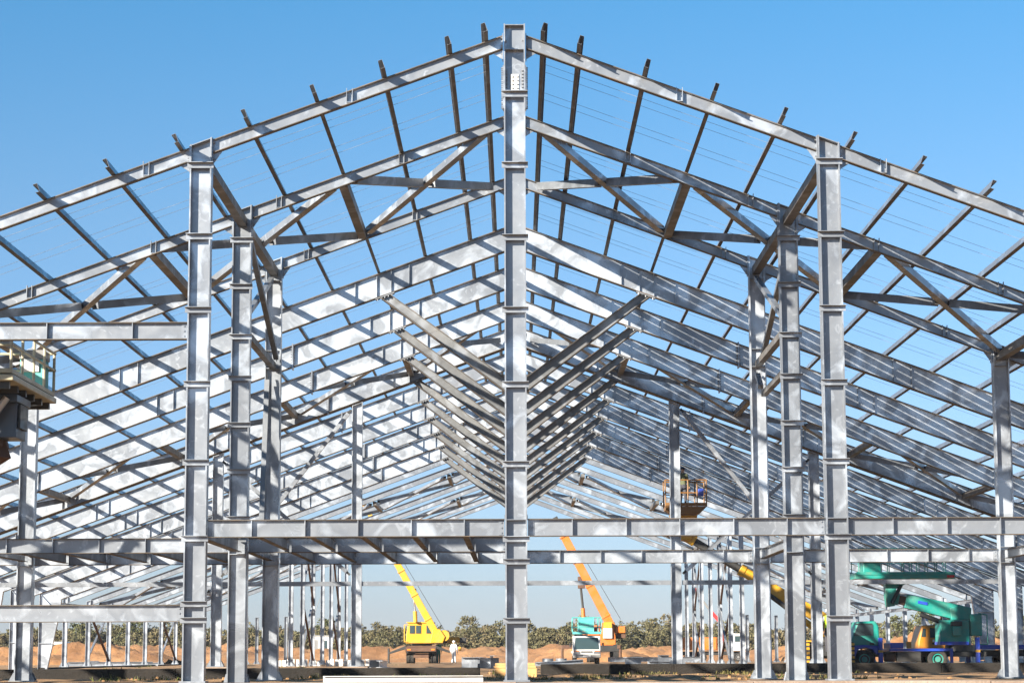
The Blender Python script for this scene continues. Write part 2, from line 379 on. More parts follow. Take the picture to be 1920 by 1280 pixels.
def ybeam(parent, x, y0, y1, zt, h, wd, mat='galv_dark', name='joist'):
    mb = MB(); mb.ibar(h, wd, .012, .008, (0, y0, -h/2), (0, y1, -h/2), (1, 0, 0), (0, 0, 1))
    return part(name, mb, parent, (x, -ROOT[id(parent)], zt), mat=[M[mat], M['edge']])
for x in (-4.95, -3.95, -2.96, -1.96, -.97):
    ybeam(FRONT, x, Yk(0)+.105, Yk(1)-.105, 3.12, .24, .12); ybeam(FRONT, x, Yk(1)+.105, Yk(2)-.105, 3.12, .24, .12)
for x in (-8.06, -9.02, -10.03, -11.0, -7.05): ybeam(FRONT, x, Yk(1)+.105, Yk(2)-.105, 3.12, .24, .12)
for x in (-6, 6, -12, 12):
    if x == -6: ybeam(FRONT, x, Yk(0)+.145, Yk(1)-.145, 3.14, .3, .18, 'galv_dark', 'tie_beam')
    ybeam(FRONT, x, Yk(1)+.145, Yk(2)-.145, 3.14, .22, .16, 'galv', 'tie_beam')

# ---- square-tube bracing
def tube_brace(parent, p0, p1, wd=.15, mat='galv', name='brace', ends=True):
    p0, p1 = Vector(p0), Vector(p1); d = (p1-p0).normalized(); c = (p0+p1)/2
    mb = MB(); e = .16 if ends else 0
    mb.bar(p0+d*e-c, p1-d*e-c, wd, wd)
    o = part(name, mb, parent, L(parent, c), mat=M[mat])
    if ends:
        for a, b_ in ((p0, p0+d*(e-.001)), (p1-d*(e-.001), p1)):
            t = MB(); t.bar(a-c, b_-c, .012, wd*.6); part('end_tongue', t, o, mat=M['black'])
    return o
NODES = (.45, 3.8, 8.0, 12.1, 16.2, 20.2, 23.6)
def roof_bracing(parent, ka, kb, drop, nmax=7, wd=.16):
    ya, yb = Yk(ka), Yk(kb)
    for s in (-1, 1):
        for i in range(min(nmax, len(NODES))-1):
            n0, n1 = NODES[i], NODES[i+1]
            P = lambda n, y: Vector((s*n, y, top_z(n)-drop))
            tube_brace(parent, P(n0+.15, ya+.15), P(n1-.1, yb-.15), wd)
            a, b_ = P(n1-.15, ya+.15), P(n0+.1, yb-.15); m_ = (a+b_)/2; d = (b_-a).normalized()
            tube_brace(parent, a, m_-d*(wd*.8), wd+.03, 'galv_dark'); tube_brace(parent, m_+d*(wd*.8), b_, wd+.03, 'galv_dark')
        for n in NODES[1:-1]:
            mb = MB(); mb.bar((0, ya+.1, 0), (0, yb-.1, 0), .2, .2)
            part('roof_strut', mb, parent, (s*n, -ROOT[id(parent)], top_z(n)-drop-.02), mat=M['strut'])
roof_bracing(FRONT, 1, 2, .13, 6)
# longitudinal struts and vertical bracing along the column lines
for x in (-6, 6, -12, 12):
    dz = 0 if abs(x) == 6 else top_z(12)-top_z(6)
    for k in (0, 1):
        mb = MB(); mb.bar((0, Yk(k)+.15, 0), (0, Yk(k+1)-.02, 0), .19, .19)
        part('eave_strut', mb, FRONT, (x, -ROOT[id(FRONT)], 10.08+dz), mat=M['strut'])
    if abs(x) == 6:
        za, zb = 9.9, 7.85
        tube_brace(FRONT, (x-.04, Yk(2)-.15, za), (x-.04, Yk(1)+.16, zb), .12); tube_brace(FRONT, (x+.1, Yk(1)+.16, za), (x+.1, Yk(2)-.15, zb), .12, 'galv_dark')
        if x < 0: tube_brace(FRONT, (x-.12, Yk(2)-.22, 7.5), (x-.12, Yk(2)-1.25, 3.3), .12, 'galv_dark')
        else: tube_brace(FRONT, (x-.04, Yk(2)-.15, 7.5), (x-.04, Yk(2)-1.1, 6.98), .12); tube_brace(FRONT, (x+.1, Yk(2)-.2, 6.95), (x+.1, Yk(1)+.16, 6.95), .13, 'strut')
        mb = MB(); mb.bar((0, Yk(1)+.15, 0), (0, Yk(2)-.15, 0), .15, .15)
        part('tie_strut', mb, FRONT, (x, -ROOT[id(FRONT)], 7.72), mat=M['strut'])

# ---- purlins
PX = [.57, 1.26]+[2.52+1.295*i for i in range(17)]
ang = math.atan(SL); PH, PW = .168, .082
def cprof(h, w_, l=.018, t=.004):
    return [(-w_/2, -h/2), (w_/2, -h/2), (w_/2, -h/2+l), (w_/2-t, -h/2+l), (w_/2-t, -h/2+t), (-w_/2+t, -h/2+t), (-w_/2+t, h/2-t), (w_/2-t, h/2-t),
            (w_/2-t, h/2-l), (w_/2, h/2-l), (w_/2, h/2), (-w_/2, h/2)]
def purlin_mesh(s, ya, yb):
    def fn():
        mb = MB(); a = Vector((math.cos(ang), 0, -s*math.sin(ang)))*s; b_ = Vector((s*math.sin(ang), 0, math.cos(ang)))
        k_ = len(mb.m); mb.prism(cprof(PH, PW), (0, ya, 0), (0, yb, 0), a, b_)
        for i in (0, 1, 2, 8, 9): mb.m[k_+i] = 1  # brown lip edges; the underside carries its shade in the same brown
        return mb.mesh('purlin', [M['purlin'], M['edge']])
    return cached(('pur', s, round(yb-ya, 2), round(ya, 2)), fn)
def purlins(parent, spans):
    for s in (-1, 1):
        for x in PX:
            for i, (a, b_) in enumerate(spans):
                nz = PH/2/math.cos(ang)+.006
                part('purlin', purlin_mesh(s, 0, b_-a), parent, L(parent, (s*x, a, top_z(x)+nz+(i % 2)*.004)))
purlins(FRONT, [(Yk(-.115), Yk(1)-.002), (Yk(1)+.002, Yk(2.6))])
purlins(HALL, [(Yk(2.6)+.004, Yk(5)-.002), (Yk(5)+.002, Yk(7)-.002), (Yk(7)+.002, Yk(9)-.002), (Yk(9)+.002, Yk(11.15))])
def sag_rods(parent, ks):
    mb = MB()
    for k in ks:
        for fr_ in (.27, .36, .62, .71):
            for s in (-1, 1):
                mb.tube((s*.5, Yk(k+fr_)-ROOT[id(parent)], top_z(.5)+.05), (s*23.5, Yk(k+fr_)-ROOT[id(parent)], top_z(23.5)+.05), .0036, n=4)
    o = part('sag_rods', mb, parent, mat=M['galv']); o['kind'] = 'stuff'
sag_rods(FRONT, (0, 1)); sag_rods(HALL, (2, 3, 4, 5, 6, 7, 8))

# ---- main hall
RH, RW = .68, .26
def deep_rafter(s):
    mb = MB(); x0, x1 = 0.012, 22.9
    mb.ibar(RH, RW, .022, .012, (s*x0, 0, top_z(x0)-RH/2), (s*x1, 0, top_z(x1)-RH/2), (0, 1, 0), (0, 0, 1)); return mb.mesh('rafter', [M['galv2'], M['edge']])
def hall_stiff(): c = MB(); c.box(-.006, .006, -.085, -.007, -RH+.024, -.024); return c.mesh('stiffener', [M['galv2']])
def hall_splice(s):
    c = MB(); c.prism([(-.022, -RH-.07), (.022, -RH-.07), (.022, .04), (-.022, .04)], (0, -RW/2-.01, 0), (0, RW/2+.01, 0), (1, 0, s*SL*.55), (-s*0.0, 0, 1))
    for i in range(8):
        for d in (-1, 1): c.tube((d*.02, -.09, -.03-i*.085), (d*.06, -.09, -.03-i*.085), .022, n=6)
    return c.mesh('splice_plate', [M['galv']])
def y_strut(s):
    c = MB(); p0 = Vector((s*.21, 0, 7.96)); p1 = Vector((s*3.60, 0, 10.50)); d = (p1-p0).normalized(); b_ = Vector((-d.z*s, 0, d.x*s))
    c.ibar(.32, .36, .016, .012, p0, p1, (0, 1, 0), b_, .24)
    for i in range(12):
        q = Vector(c.v[i]); c.v[i] = tuple(q+d*((s*.215-q.x)/d.x))
        q = Vector(c.v[12+i]); c.v[12+i] = tuple(q+d*((TOP-RH-.036-SL*s*q.x-q.z)/(d.z+SL*s*d.x)))
    return c.mesh('strut', [M['galv_rust'], M['edge']])
def seat(s):
    c = MB(); x = 3.62; z = top_z(x)-RH-.004
    c.prism([(-.26, -.03), (.26, -.03), (.26, -.004), (-.26, -.004)], (s*x, -.13, z), (s*x, .13, z), (1, 0, -s*SL), (0, 0, 1))
    for i in range(5): c.tube((s*(x-.2+.1*i), -.1, z-.03-SL*(-.2+.1*i)), (s*(x-.2+.1*i), -.1, z-.075-SL*(-.2+.1*i)), .018, n=6)
    return c.mesh('bolted_seat', [M['galv_dark']])
STF = (2.95, 3.45, 3.85, 4.45, 10.45, 10.95, 15.9, 16.4, 19.5)
def eave_column(s):
    c = MB(); t = top_z(24)
    pts = [(24.0, 0), (23.55, 0), (23.0, 2.75), (22.9, top_z(22.9)-RH), (22.9, top_z(22.9)), (24.0, t)]
    c.poly([(s*a, b_) for a, b_ in pts], -.006, .006)
    for i in (0, 1, 2, 4, 5):
        a, b_ = pts[i], pts[(i+1) % 6]
        if i == 5: a, b_ = pts[5], pts[0]
        if i == 0: continue
        c.bar((s*a[0], 0, a[1]+.0), (s*b_[0], 0, b_[1]), .26, .018, (s, 0, .3))
    c.box(min(s*23.05, s*23.98), max(s*23.05, s*23.98), -.12, -.008, 2.7, 2.72); c.box(min(s*23.4, s*23.98), max(s*23.4, s*23.98), -.12, -.008, 1.3, 1.32)
    c.bar((s*23.93, -.06, t-.05), (s*23.0, -.06, 2.72), .1, .014, (0, 0, 1)); return c.mesh('eave_column', [M['galv2']])
for k in range(3, 12):
    ys = [Yk(k)] + ([Yk(k)+.42] if k == 6 else [])
    for yi, y in enumerate(ys):
        for s in (-1, 1):
            r_ = part('rafter', cached(('dr', s), lambda: deep_rafter(s)), HALL, L(HALL, (0, y, 0)))
            if yi: continue
            for x in STF: part('stiffener', cached('hst', hall_stiff), r_, (s*x, 0, top_z(x)))
            if k > 3: part('splice_plate', cached(('hsp', s), lambda: hall_splice(s)), r_, (s*6.82, 0, top_z(6.82)))
            part('bolted_seat', cached(('seat', s), lambda: seat(s)), r_)
            part('strut', cached(('ys', s), lambda: y_strut(s)), HALL, L(HALL, (0, y, 0)))
            part('eave_column', cached(('ec', s), lambda: eave_column(s)), HALL, L(HALL, (0, y, 0)))
    column(HALL, 0, Yk(k), .05, TOP-.5, .40, .28, .022, (), (7.6, 10.0), slope=False, mat='galv2', base=True)
roof_bracing(HALL, 5, 6, .34, 7, .16)
# the wind-braced line of frame seven
for s in (-1, 1):
    for x in (5.75, 10.78):
        column(HALL, s*x, Yk(6)-.0, .25, top_z(x)-RH-.06, .37, .3, .02, (), (), slope=True, mat='galv2')
    tube_brace(HALL, (s*5.98, Yk(6)-.16, 9.45), (s*10.6, Yk(6)-.16, 3.45), .14)
    tube_brace(HALL, (s*5.98, Yk(6)-.18, 3.5), (s*10.6, Yk(6)-.18, 7.6), .14)
    for a, b_ in ((.22, 5.55), (5.97, 10.57), (10.99, 22.9)):
        mb = MB(); xa, xb = sorted((s*a, s*b_)); mb.box(xa, xb, -.07, .07, -.16, 0)
        part('girt', mb, HALL, L(HALL, (0, Yk(6)-.02, 3.27)), mat=M['galv'])

# ---- rear hall
def thin_rafter(s):
    mb = MB(); h = .34
    mb.ibar(h, .18, .016, .01, (s*.012, 0, top_z(0)-h/2), (s*23.86, 0, top_z(23.86)-h/2), (0, 1, 0), (0, 0, 1)); return mb.mesh('rafter', [M['galv'], M['edge']])
for k in range(12, 20):
    for s in (-1, 1):
        part('rafter', cached(('tr', s), lambda: thin_rafter(s)), REAR, L(REAR, (0, Yk(k), 0)))
        column(REAR, s*12.0, Yk(k), .1, top_z(12)-.36, .25, .22, .02, slope=True, mat='galv2')
        column(REAR, s*24.0, Yk(k), .1, top_z(24)-.02, .25, .22, .02, slope=True, mat='galv2')
roof_bracing(REAR, 13, 14, .44, 7, .15); roof_bracing(REAR, 16, 17, .44, 7, .15)
for s in (-1, 1):
    for ka in (13, 16):
        for za, zb in ((3.4, .4), (7.6, 3.6)):
            tube_brace(REAR, (s*12+.04, Yk(ka)+.12, za), (s*12+.04, Yk(ka+1)-.12, zb), .11, 'brown', ends=False)
            tube_brace(REAR, (s*12-.09, Yk(ka)+.12, zb), (s*12-.09, Yk(ka+1)-.12, za), .11, 'galv', ends=False)
    for ka in (13, 17):
        tube_brace(REAR, (s*24+.04, Yk(ka)+.12, 3.1), (s*24+.04, Yk(ka+1)-.12, .4), .11, 'brown', ends=False)
        tube_brace(REAR, (s*24-.09, Yk(ka)+.12, .4), (s*24-.09, Yk(ka+1)-.12, 3.1), .11, 'galv', ends=False)
    mb = MB(); mb.prism(iprof(.2, .12, .012, .008), (0, Yk(11)+.2, 0), (0, Yk(19), 0), (1, 0, 0), (0, 0, 1))
    part('eave_beam', mb, REAR, (s*23.7, -ROOT[id(REAR)], 3.32), mat=M['galv'])
for s in (-1, 1):
    for i, (x, kk) in enumerate(((19.4, 18.5), (19.4, 19.5), (16.9, 19.0))):
        column(REAR, s*x, Yk(kk), .05, 3.5, .24, .2, .02, slope=False, mat='galv')

# ------------------------------------------------------------------ grade beams and front sill
def block(name, label, x0, x1, y0, y1, z0, z1, mat, cat='concrete beam', group=None):
    t = thing(name, label, cat, ((x0+x1)/2, (y0+y1)/2, 0), group=group); n = max(1, int((x1-x0)/4.1)); xm = (x0+x1)/2
    for i in range(n):
        a = x0+(x1-x0)*i/n+.006; b_ = x0+(x1-x0)*(i+1)/n-.006; mb = MB(); hy = (y1-y0)/2-random.uniform(0, .02)
        mb.box(a-xm, b_-xm, -hy, hy, z0, z1-random.uniform(0, .018))
        part('segment', mb, t, mat=M[mat], bevel=.012)
    return t
block('concrete_sill', 'weathered concrete sill along the bottom edge under the nearest columns', -26, 26, 41.75, 43.1, -.3, .142, 'concrete')
block('concrete_grade_beam', 'dark concrete ground beam crossing the left half behind the front columns', -26, -1.0, 62.5, 62.95, -.3, .30, 'concrete_dark')
block('concrete_grade_beam', 'dark concrete ground beam crossing the right half, hiding the truck wheels', .75, 26, 71.9, 72.4, -.3, .35, 'concrete_dark')
for s, sd_ in ((-1, 'left'), (1, 'right')):
    t = thing('concrete_grade_beam', 'low dark ground beam under the far '+sd_+' row of narrow posts', 'concrete beam', (s*24.0, 140, 0))
    for i in range(9): mb = MB(); mb.box(-.3, .3, -25.5+i*5.7, -25.5+i*5.7+5.68, -.2, .098); part('segment', mb, t, mat=M['concrete_dark'])
# footings that carry the braced line
for s, n in ((-1, 'left'), (1, 'right')):
    for x, q in ((5.75, 'inner'), (10.78, 'outer')):
        mb = MB(); mb.box(-.45, .45, -.4, .4, -.2, .247); single('concrete_footing', mb, 'low concrete footing under the '+q+' '+n+' column of the braced frame', 'footing', M['concrete'], (s*x, Yk(6), 0), bevel=.015)

# ------------------------------------------------------------------ people
def person(name, label, loc, rz, top, legs, helmet, pose='stand', group=None, vest=None, h=1.75, parent_z=0):
    root = thing(name, label, 'person', loc, rz, group); f = h/1.75
    J = {'pel': (0, 0, .98), 'sp': (0, 0, 1.15), 'ch': (0, .0, 1.36), 'nk': (0, 0, 1.50), 'hd': (0, -.015, 1.60), 'ht': (0, -.01, 1.70)}
    sw = .16 if pose == 'walk' else .03
    for s, n in ((-1, 'l'), (1, 'r')):
        J['hp'+n] = (s*.10, 0, .93); J['kn'+n] = (s*.115, -s*sw*.6-.03, .50); J['an'+n] = (s*.12, s*sw*.5, .09); J['to'+n] = (s*.13, s*sw*.5-.16, .04)
        J['sh'+n] = (s*.19, 0, 1.41)
        if pose == 'reach': J['el'+n] = (s*.27, -.16, 1.50); J['wr'+n] = (s*.22, -.36, 1.66)
        elif pose == 'carry' and s > 0: J['el'+n] = (s*.27, .05, 1.15); J['wr'+n] = (s*.22, -.20, 1.05)
        else: J['el'+n] = (s*.27, .03, 1.13); J['wr'+n] = (s*.28, -.08, .88)
    rad = {'pel': .15, 'sp': .145, 'ch': .165, 'nk': .06, 'hd': .085, 'ht': .07}
    for n in 'lr': rad.update({'hp'+n: .10, 'kn'+n: .07, 'an'+n: .05, 'to'+n: .045, 'sh'+n: .075, 'el'+n: .05, 'wr'+n: .036})
    E_ = [('pel', 'sp'), ('sp', 'ch'), ('ch', 'nk'), ('nk', 'hd'), ('hd', 'ht')]
    for n in 'lr': E_ += [('pel', 'hp'+n), ('hp'+n, 'kn'+n), ('kn'+n, 'an'+n), ('an'+n, 'to'+n), ('ch', 'sh'+n), ('sh'+n, 'el'+n), ('el'+n, 'wr'+n)]
    ks = list(J); me = bpy.data.meshes.new('tmp'); me.from_pydata([tuple(c*f for c in J[k]) for k in ks], [(ks.index(a), ks.index(b_)) for a, b_ in E_], [])
    o = bpy.data.objects.new('tmp', me); COL.objects.link(o); o.modifiers.new('s', 'SKIN'); sub = o.modifiers.new('d', 'SUBSURF'); sub.levels = 2; sub.render_levels = 2
    for i, k in enumerate(ks):
        sv = me.skin_vertices[0].data[i]; sv.radius = (rad[k]*f, rad[k]*f*(.75 if k in ('pel', 'sp', 'ch') else 1)); sv.use_root = (k == 'pel')
    dg = bpy.context.evaluated_depsgraph_get(); bme = bpy.data.meshes.new_from_object(o.evaluated_get(dg)); bpy.data.objects.remove(o)
    bm = bmesh.new(); bm.from_mesh(bme)
    for n in 'lr':                                     # hands: palm and five curled fingers at each wrist
        wv = Vector(J['wr'+n])*f; d = (wv-Vector(J['el'+n])*f).normalized(); sx = Vector((0, 1, 0)) if abs(d.y) < .8 else Vector((1, 0, 0))
        hb = MB(); hb.bar(wv, wv+d*.09, .03, .08, sx)
        for q in range(4): 
            b0 = wv+d*.085+sx*(-.03+.02*q); k1 = b0+d*(.035+.006*(q in (1, 2))); hb.bar(b0, k1, .016, .016); hb.bar(k1, k1+(d+Vector((0, -.6, -.2))).normalized()*.03, .014, .014)
        tb = wv+d*.03+sx*.04; hb.bar(tb, tb+(d+sx*.7).normalized()*.055, .018, .018)
        hm = hb.mesh('h'); bm.from_mesh(hm)
    bm.to_mesh(bme); bm.free(); bme.materials.clear()
    for m in (M[top], M[legs], M['skin'], M['black'], M[vest or top]): bme.materials.append(m)
    for p in bme.polygons:
        c = p.center/f; p.use_smooth = True; arm = abs(c.x) > .215 and c.z > .8
        if c.z > 1.515 and abs(c.x) < .13 and c.y > -.2: mi = 2
        elif c.z < .11: mi = 3
        elif c.z < 1.0 and not arm: mi = 1
        elif (Vector(c)-Vector(J['wrl'])).length < .15 and (c.z < J['wrl'][2]+.02 or pose == 'reach' and c.y < J['wrl'][1]+.02): mi = 2
        elif (Vector(c)-Vector(J['wrr'])).length < .15 and (c.z < J['wrr'][2]+.02 or pose == 'reach' and c.y < J['wrr'][1]+.02): mi = 2
        else: mi = 0 if arm or not vest else 4
        p.material_index = mi
    b_ = part('body', bme, root)
    fc = MB()                                           # nose, eyes, ears
    for s in (-1, 1): fc.box(s*.035*f-.012, s*.035*f+.012, -.108*f, -.085*f, 1.625*f, 1.64*f)
    part('eyes', fc, root, mat=M['black'])['kind'] = 'stuff'
    nb = MB(); nb.prism([(-.012, 0), (.012, 0), (0, .04)], (0, -.085*f, 1.585*f), (0, -.118*f, 1.585*f), (1, 0, 0), (0, 0, 1)); part('nose', nb, root, mat=M['skin'])
    hm = MB(); n = 14; prev = None; rings = [(.118, 1.665), (.115, 1.70), (.098, 1.745), (.06, 1.775), (.012, 1.785)]; vv = []; ff = []
    for r_, z in rings: vv += [(r_*f*math.cos(2*math.pi*i/n), (r_*1.12*math.sin(2*math.pi*i/n)-.01)*f, z*f) for i in range(n)]
    for a in range(len(rings)-1): ff += [(a*n+i, a*n+(i+1) % n, (a+1)*n+(i+1) % n, (a+1)*n+i) for i in range(n)]
    ff.append(tuple(range((len(rings)-1)*n, len(rings)*n))); hm.add(vv, ff); hm.box(-.08*f, .08*f, -.185*f, -.10*f, 1.662*f, 1.672*f)
    part('helmet', hm, root, mat=M[helmet], smooth=True)
    return root

# ------------------------------------------------------------------ vehicles
def wheel(parent, x, y, z, r, wd, axis='y', rim='grey'):
    ax = Vector((0, 1, 0)) if axis == 'y' else Vector((1, 0, 0)); hub = MB(); hub.tube(-ax*wd*.32, ax*wd*.32, r*.3, n=12)
    w_ = part('wheel', hub, parent, (x, y, z), mat=M[rim])
    t = MB(); t.ring((0, 0, 0), ax, r, r*.58, wd, 28); part('tyre', t, w_, mat=M['tyre'], bevel=.03)
    q = MB(); q.ring((0, 0, 0), ax, r*.575, r*.47, wd*.8, 20); part('rim', q, w_, mat=M[rim])
    q = MB(); q.ring((0, 0, 0), ax, r*.469, r*.301, wd*.3, 16); part('rim_disc', q, w_, mat=M['black'])
    return w_
def bx(parent, name, mat, x0, x1, y0, y1, z0, z1, bevel=.02, label=None):
    mb = MB(); cx_, cy_, cz_ = (x0+x1)/2, (y0+y1)/2, (z0+z1)/2; mb.box(x0-cx_, x1-cx_, y0-cy_, y1-cy_, z0-cz_, z1-cz_)
    return part(name, mb, parent, (cx_, cy_, cz_), mat=M[mat], bevel=bevel, label=label)
def sub(parent, name, mat, x0, x1, y0, y1, z0, z1, bevel=0):
    p = parent.location; return bx(parent, name, mat, x0-p.x, x1-p.x, y0-p.y, y1-p.y, z0-p.z, z1-p.z, bevel)
def ply(parent, name, mat, pts, y0, y1, bevel=.03, axis='y'):
    mb = MB(); mb.poly(pts, y0, y1, axis); return part(name, mb, parent, mat=M[mat], bevel=bevel)
def rod(parent, name, mat, p0, p1, r, n=12): mb = MB(); mb.tube(p0, p1, r, n=n); return part(name, mb, parent, mat=M[mat])
def beam2(parent, name, mat, p0, p1, w0, h0, w1=None, h1=None, bevel=.02):
    mb = MB(); mb.bar(p0, p1, w0, h0, (0, 0, 1), 0, w1, h1); return part(name, mb, parent, mat=M[mat], bevel=bevel)

# yellow truck crane, seen from behind its carrier
t = thing('truck_crane', 'yellow truck crane with raised boom and spread outriggers beyond the left bay', 'crane', (-7.6, 181, 0))
bx(t, 'carrier_frame', 'black', -1.2, 1.2, .6, 9.0, .82, 1.22); bx(t, 'rear_bumper', 'brown', -1.2, 1.2, .2, .58, .95, 1.3)
for s in (-1, 1):
    for yy in (1.4, 2.8, 7.4):
        for q in ((.72, 1.06) if yy < 5 else (1.0,)): wheel(t, s*q, yy, .5, .5, .28, 'x')
    beam2(t, 'outrigger', 'black', (s*1.15, .5, 1.30), (s*2.6, .5, .80), .5, .26, .4, .14)
    rod(t, 'jack', 'black', (s*2.58, .5, .06), (s*2.58, .5, 1.22), .085); bx(t, 'jack_foot', 'black', s*2.58-.22, s*2.58+.22, .3, .7, 0.0, .058, .01)
    bx(t, 'tail_lamp', 'lamp_amber', s*.95-.14, s*.95+.14, .17, .198, 1.05, 1.16, 0)
bx(t, 'underbody', 'brown', -.6, .6, .7, 8.0, .45, .80); bx(t, 'deck_plate', 'brown', -1.25, 1.25, .3, 4.5, 1.31, 1.40); bx(t, 'tool_locker', 'yellow', -1.25, -.95, .62, 1.2, .9, 1.28); rod(t, 'turntable', 'black', (0, 3, 1.42), (0, 3, 1.58), .8, 20)
cabp = ply(t, 'operator_cab', 'yellow', [(-1.28, 1.6), (1.08, 1.6), (1.08, 2.35), (.92, 3.2), (-1.10, 3.2), (-1.24, 2.3)], 1.5, 4.4, .05)
for x0, x1 in ((-.95, -.55), (-.45, -.05), (.38, .82)): bx(cabp, 'window', 'glass', x0, x1, 1.46, 1.495, 2.38, 3.02, .01)
bx(t, 'cab_roof', 'yellow', -1.2, 1.0, 1.42, 4.45, 3.205, 3.30, .03); bx(t, 'door_frame', 'yellow', -1.42, -1.34, 1.42, 1.5, 1.7, 3.1, .01)
for z in (1.7, 3.05): bx(t, 'door_rail', 'yellow', -1.36, -1.12, 1.43, 1.49, z, z+.06, .01)
B0, B1 = Vector((1.15, 1.1, 2.4)), Vector((-4.75, 1.1, 12.9)); bd = (B1-B0).normalized()
beam2(t, 'boom_base', 'yellow', B0-bd*.3, B0+bd*8.2, .5, .56, .46, .50); beam2(t, 'boom_extension', 'yellow', B0+bd*8.2, B1, .36, .38, .34, .34)
for q in (1.2, 3.4, 5.6, 8.1): beam2(t, 'boom_collar', 'yellow', B0+bd*q, B0+bd*(q+.12), .58, .62)
rod(t, 'winch_drum', 'brown', (1.8, 1.0, 2.2), (1.8, 1.9, 2.2), .38, 18); rod(t, 'winch_flange', 'yellow', (1.8, .92, 2.2), (1.8, .98, 2.2), .44, 18); ply(t, 'boom_foot', 'yellow', [(.7, 1.62), (1.7, 1.62), (1.9, 2.1), (1.5, 2.7), (.9, 2.7)], .8, 1.4, .03); rod(t, 'boom_head', 'black', B1+Vector((0, -.3, 0)), B1+Vector((0, .3, 0)), .28, 16)
rod(t, 'lift_cylinder', 'yellow', (-.48, 1.2, 3.29), (-.52, 1.2, 4.15), .16); rod(t, 'cylinder_rod', 'silver', (-.52, 1.2, 4.15), (-.68, 1.2, 5.55), .075)
bx(t, 'cylinder_bracket', 'yellow', -.86, -.42, 1.0, 1.4, 5.45, 5.95, .03); rod(t, 'hoist_rope', 'black', B0+Vector((.7, 0, .2)), B1+Vector((.3, 0, .15)), .02, 6)
bx(t, 'counterweight', 'yellow', 1.95, 3.0, 3.0, 4.6, 1.66, 2.12, .05); bx(t, 'counterweight_end', 'black', 3.01, 3.5, 3.0, 4.6, 1.6, 2.06, .04); bx(t, 'tail_arm', 'brown', 1.1, 1.94, 3.3, 4.3, 1.6, 1.8)
rod(t, 'hoist_rope', 'black', B1+Vector((-.25, 0, 0)), B1+Vector((-.25, 0, -2.0)), .02, 6); bx(t, 'hook_block', 'yellow', B1.x-.42, B1.x-.08, 1.0, 1.2, B1.z-2.5, B1.z-2.0, .04)

# orange truck crane
t = thing('truck_crane', 'orange truck crane standing behind the white truck with its boom raised', 'crane', (7.3, 190, 0))
bx(t, 'carrier_frame', 'black', -1.2, 1.25, .5, 9.5, .9, 1.4)
for s in (-1, 1):
    for yy in (1.3, 3.1, 7.8): wheel(t, s*1.0+.02, yy, .75, .75, .45, 'x')
ply(t, 'superstructure', 'orange', [(-.3, 1.42), (1.0, 1.42), (1.0, 2.2), (.75, 3.3), (-.2, 3.3), (-.3, 2.4)], 1.2, 4.2)
bx(t, 'engine_cover', 'white', -.05, .72, 1.0, 1.18, 2.0, 2.85); bx(t, 'grille', 'yellow', .0, .7, 1.02, 1.18, 2.86, 3.35, .01)
bx(t, 'operator_cab', 'orange', -1.3, -.32, 1.6, 3.4, 1.45, 3.1, .06)
bx(t, 'counterweight', 'orange', 1.02, 1.85, 1.6, 4.6, 2.45, 3.0, .05); bx(t, 'counterweight_slab', 'brown', 1.02, 1.9, 1.8, 4.4, 2.02, 2.42, .04)
B0, B1 = Vector((.75, 2.4, 2.9)), Vector((-4.05, 2.4, 12.2)); bd = (B1-B0).normalized()
beam2(t, 'boom_base', 'orange', B0-bd*.5, B0+bd*8.7, .62, .72, .58, .66); beam2(t, 'boom_extension', 'black', B0+bd*8.7, B1, .45, .5)
for q in (1.0, 3.9, 6.2, 8.6): beam2(t, 'boom_collar', 'orange', B0+bd*q, B0+bd*(q+.14), .7, .8)
rod(t, 'lift_cylinder', 'orange', (-1.55, 2.4, 1.8), (-1.68, 2.4, 4.55), .17); rod(t, 'cylinder_rod', 'black', (-1.68, 2.4, 4.55), (-1.85, 2.4, 6.3), .10); bx(t, 'cylinder_bracket', 'brown', -2.1, -1.5, 2.2, 2.6, 6.2, 7.2, .03)
rod(t, 'hoist_rope', 'black', (1.5, 2.4, 3.6), (-1.9, 2.4, 9.4), .022, 6)
for s, xx in ((-1, -3.5), (1, 1.35)):
    bx(t, 'outrigger', 'brown', min(xx, s*1.1), max(xx, s*1.1), .0, .35, 1.15, 1.45); rod(t, 'jack', 'brown', (xx, .17, .05), (xx, .17, 1.45), .11); bx(t, 'jack_foot', 'black', xx-.25, xx+.25, -.08, .42, 0, .05, .01)

# white lorry with aqua basket
t = thing('platform_truck', 'white cabbed lorry facing us carrying an aqua work basket above its cab', 'truck', (5.07, 165, 0))
cb = ply(t, 'cab', 'white', [(0.0, .55), (.0, 1.02), (.22, 1.98), (1.5, 2.05), (1.6, .55)], -1.0, 1.0, .06, 'x')
ws = MB(); ws.prism([(-.9, 0), (.9, 0), (.82, .86), (-.82, .86)], (0, .015, 1.04), (0, -.02, 1.04), (1, 0, 0), (0, .23, .97)); part('windscreen', ws, cb, mat=M['glass'])
bx(t, 'bumper', 'grey', -1.0, 1.0, -.12, .1, .42, .68, .04); bx(t, 'number_plate', 'plate', -.28, .28, -.14, -.122, .5, .61, 0); bx(cb, 'grille', 'black', -.42, .42, -.03, -.003, .80, .90, .01)
for s in (-1, 1):
    bx(t, 'headlamp', 'silver', s*.72-.24, s*.72+.24, -.035, -.003, .72, .88, .01); bx(t, 'indicator', 'lamp_amber', s*.76-.2, s*.76+.2, -.034, -.004, .89, .95, .01)
    bx(t, 'mirror', 'black', s*1.18-.07, s*1.18+.07, .1, .16, 1.2, 1.5, .02); rod(t, 'mirror_arm', 'black', (s*.98, .2, 1.4), (s*1.16, .13, 1.4), .015, 6)
    for yy in (1.0, 4.2): wheel(t, s*.82, yy, .38, .38, .24, 'x')
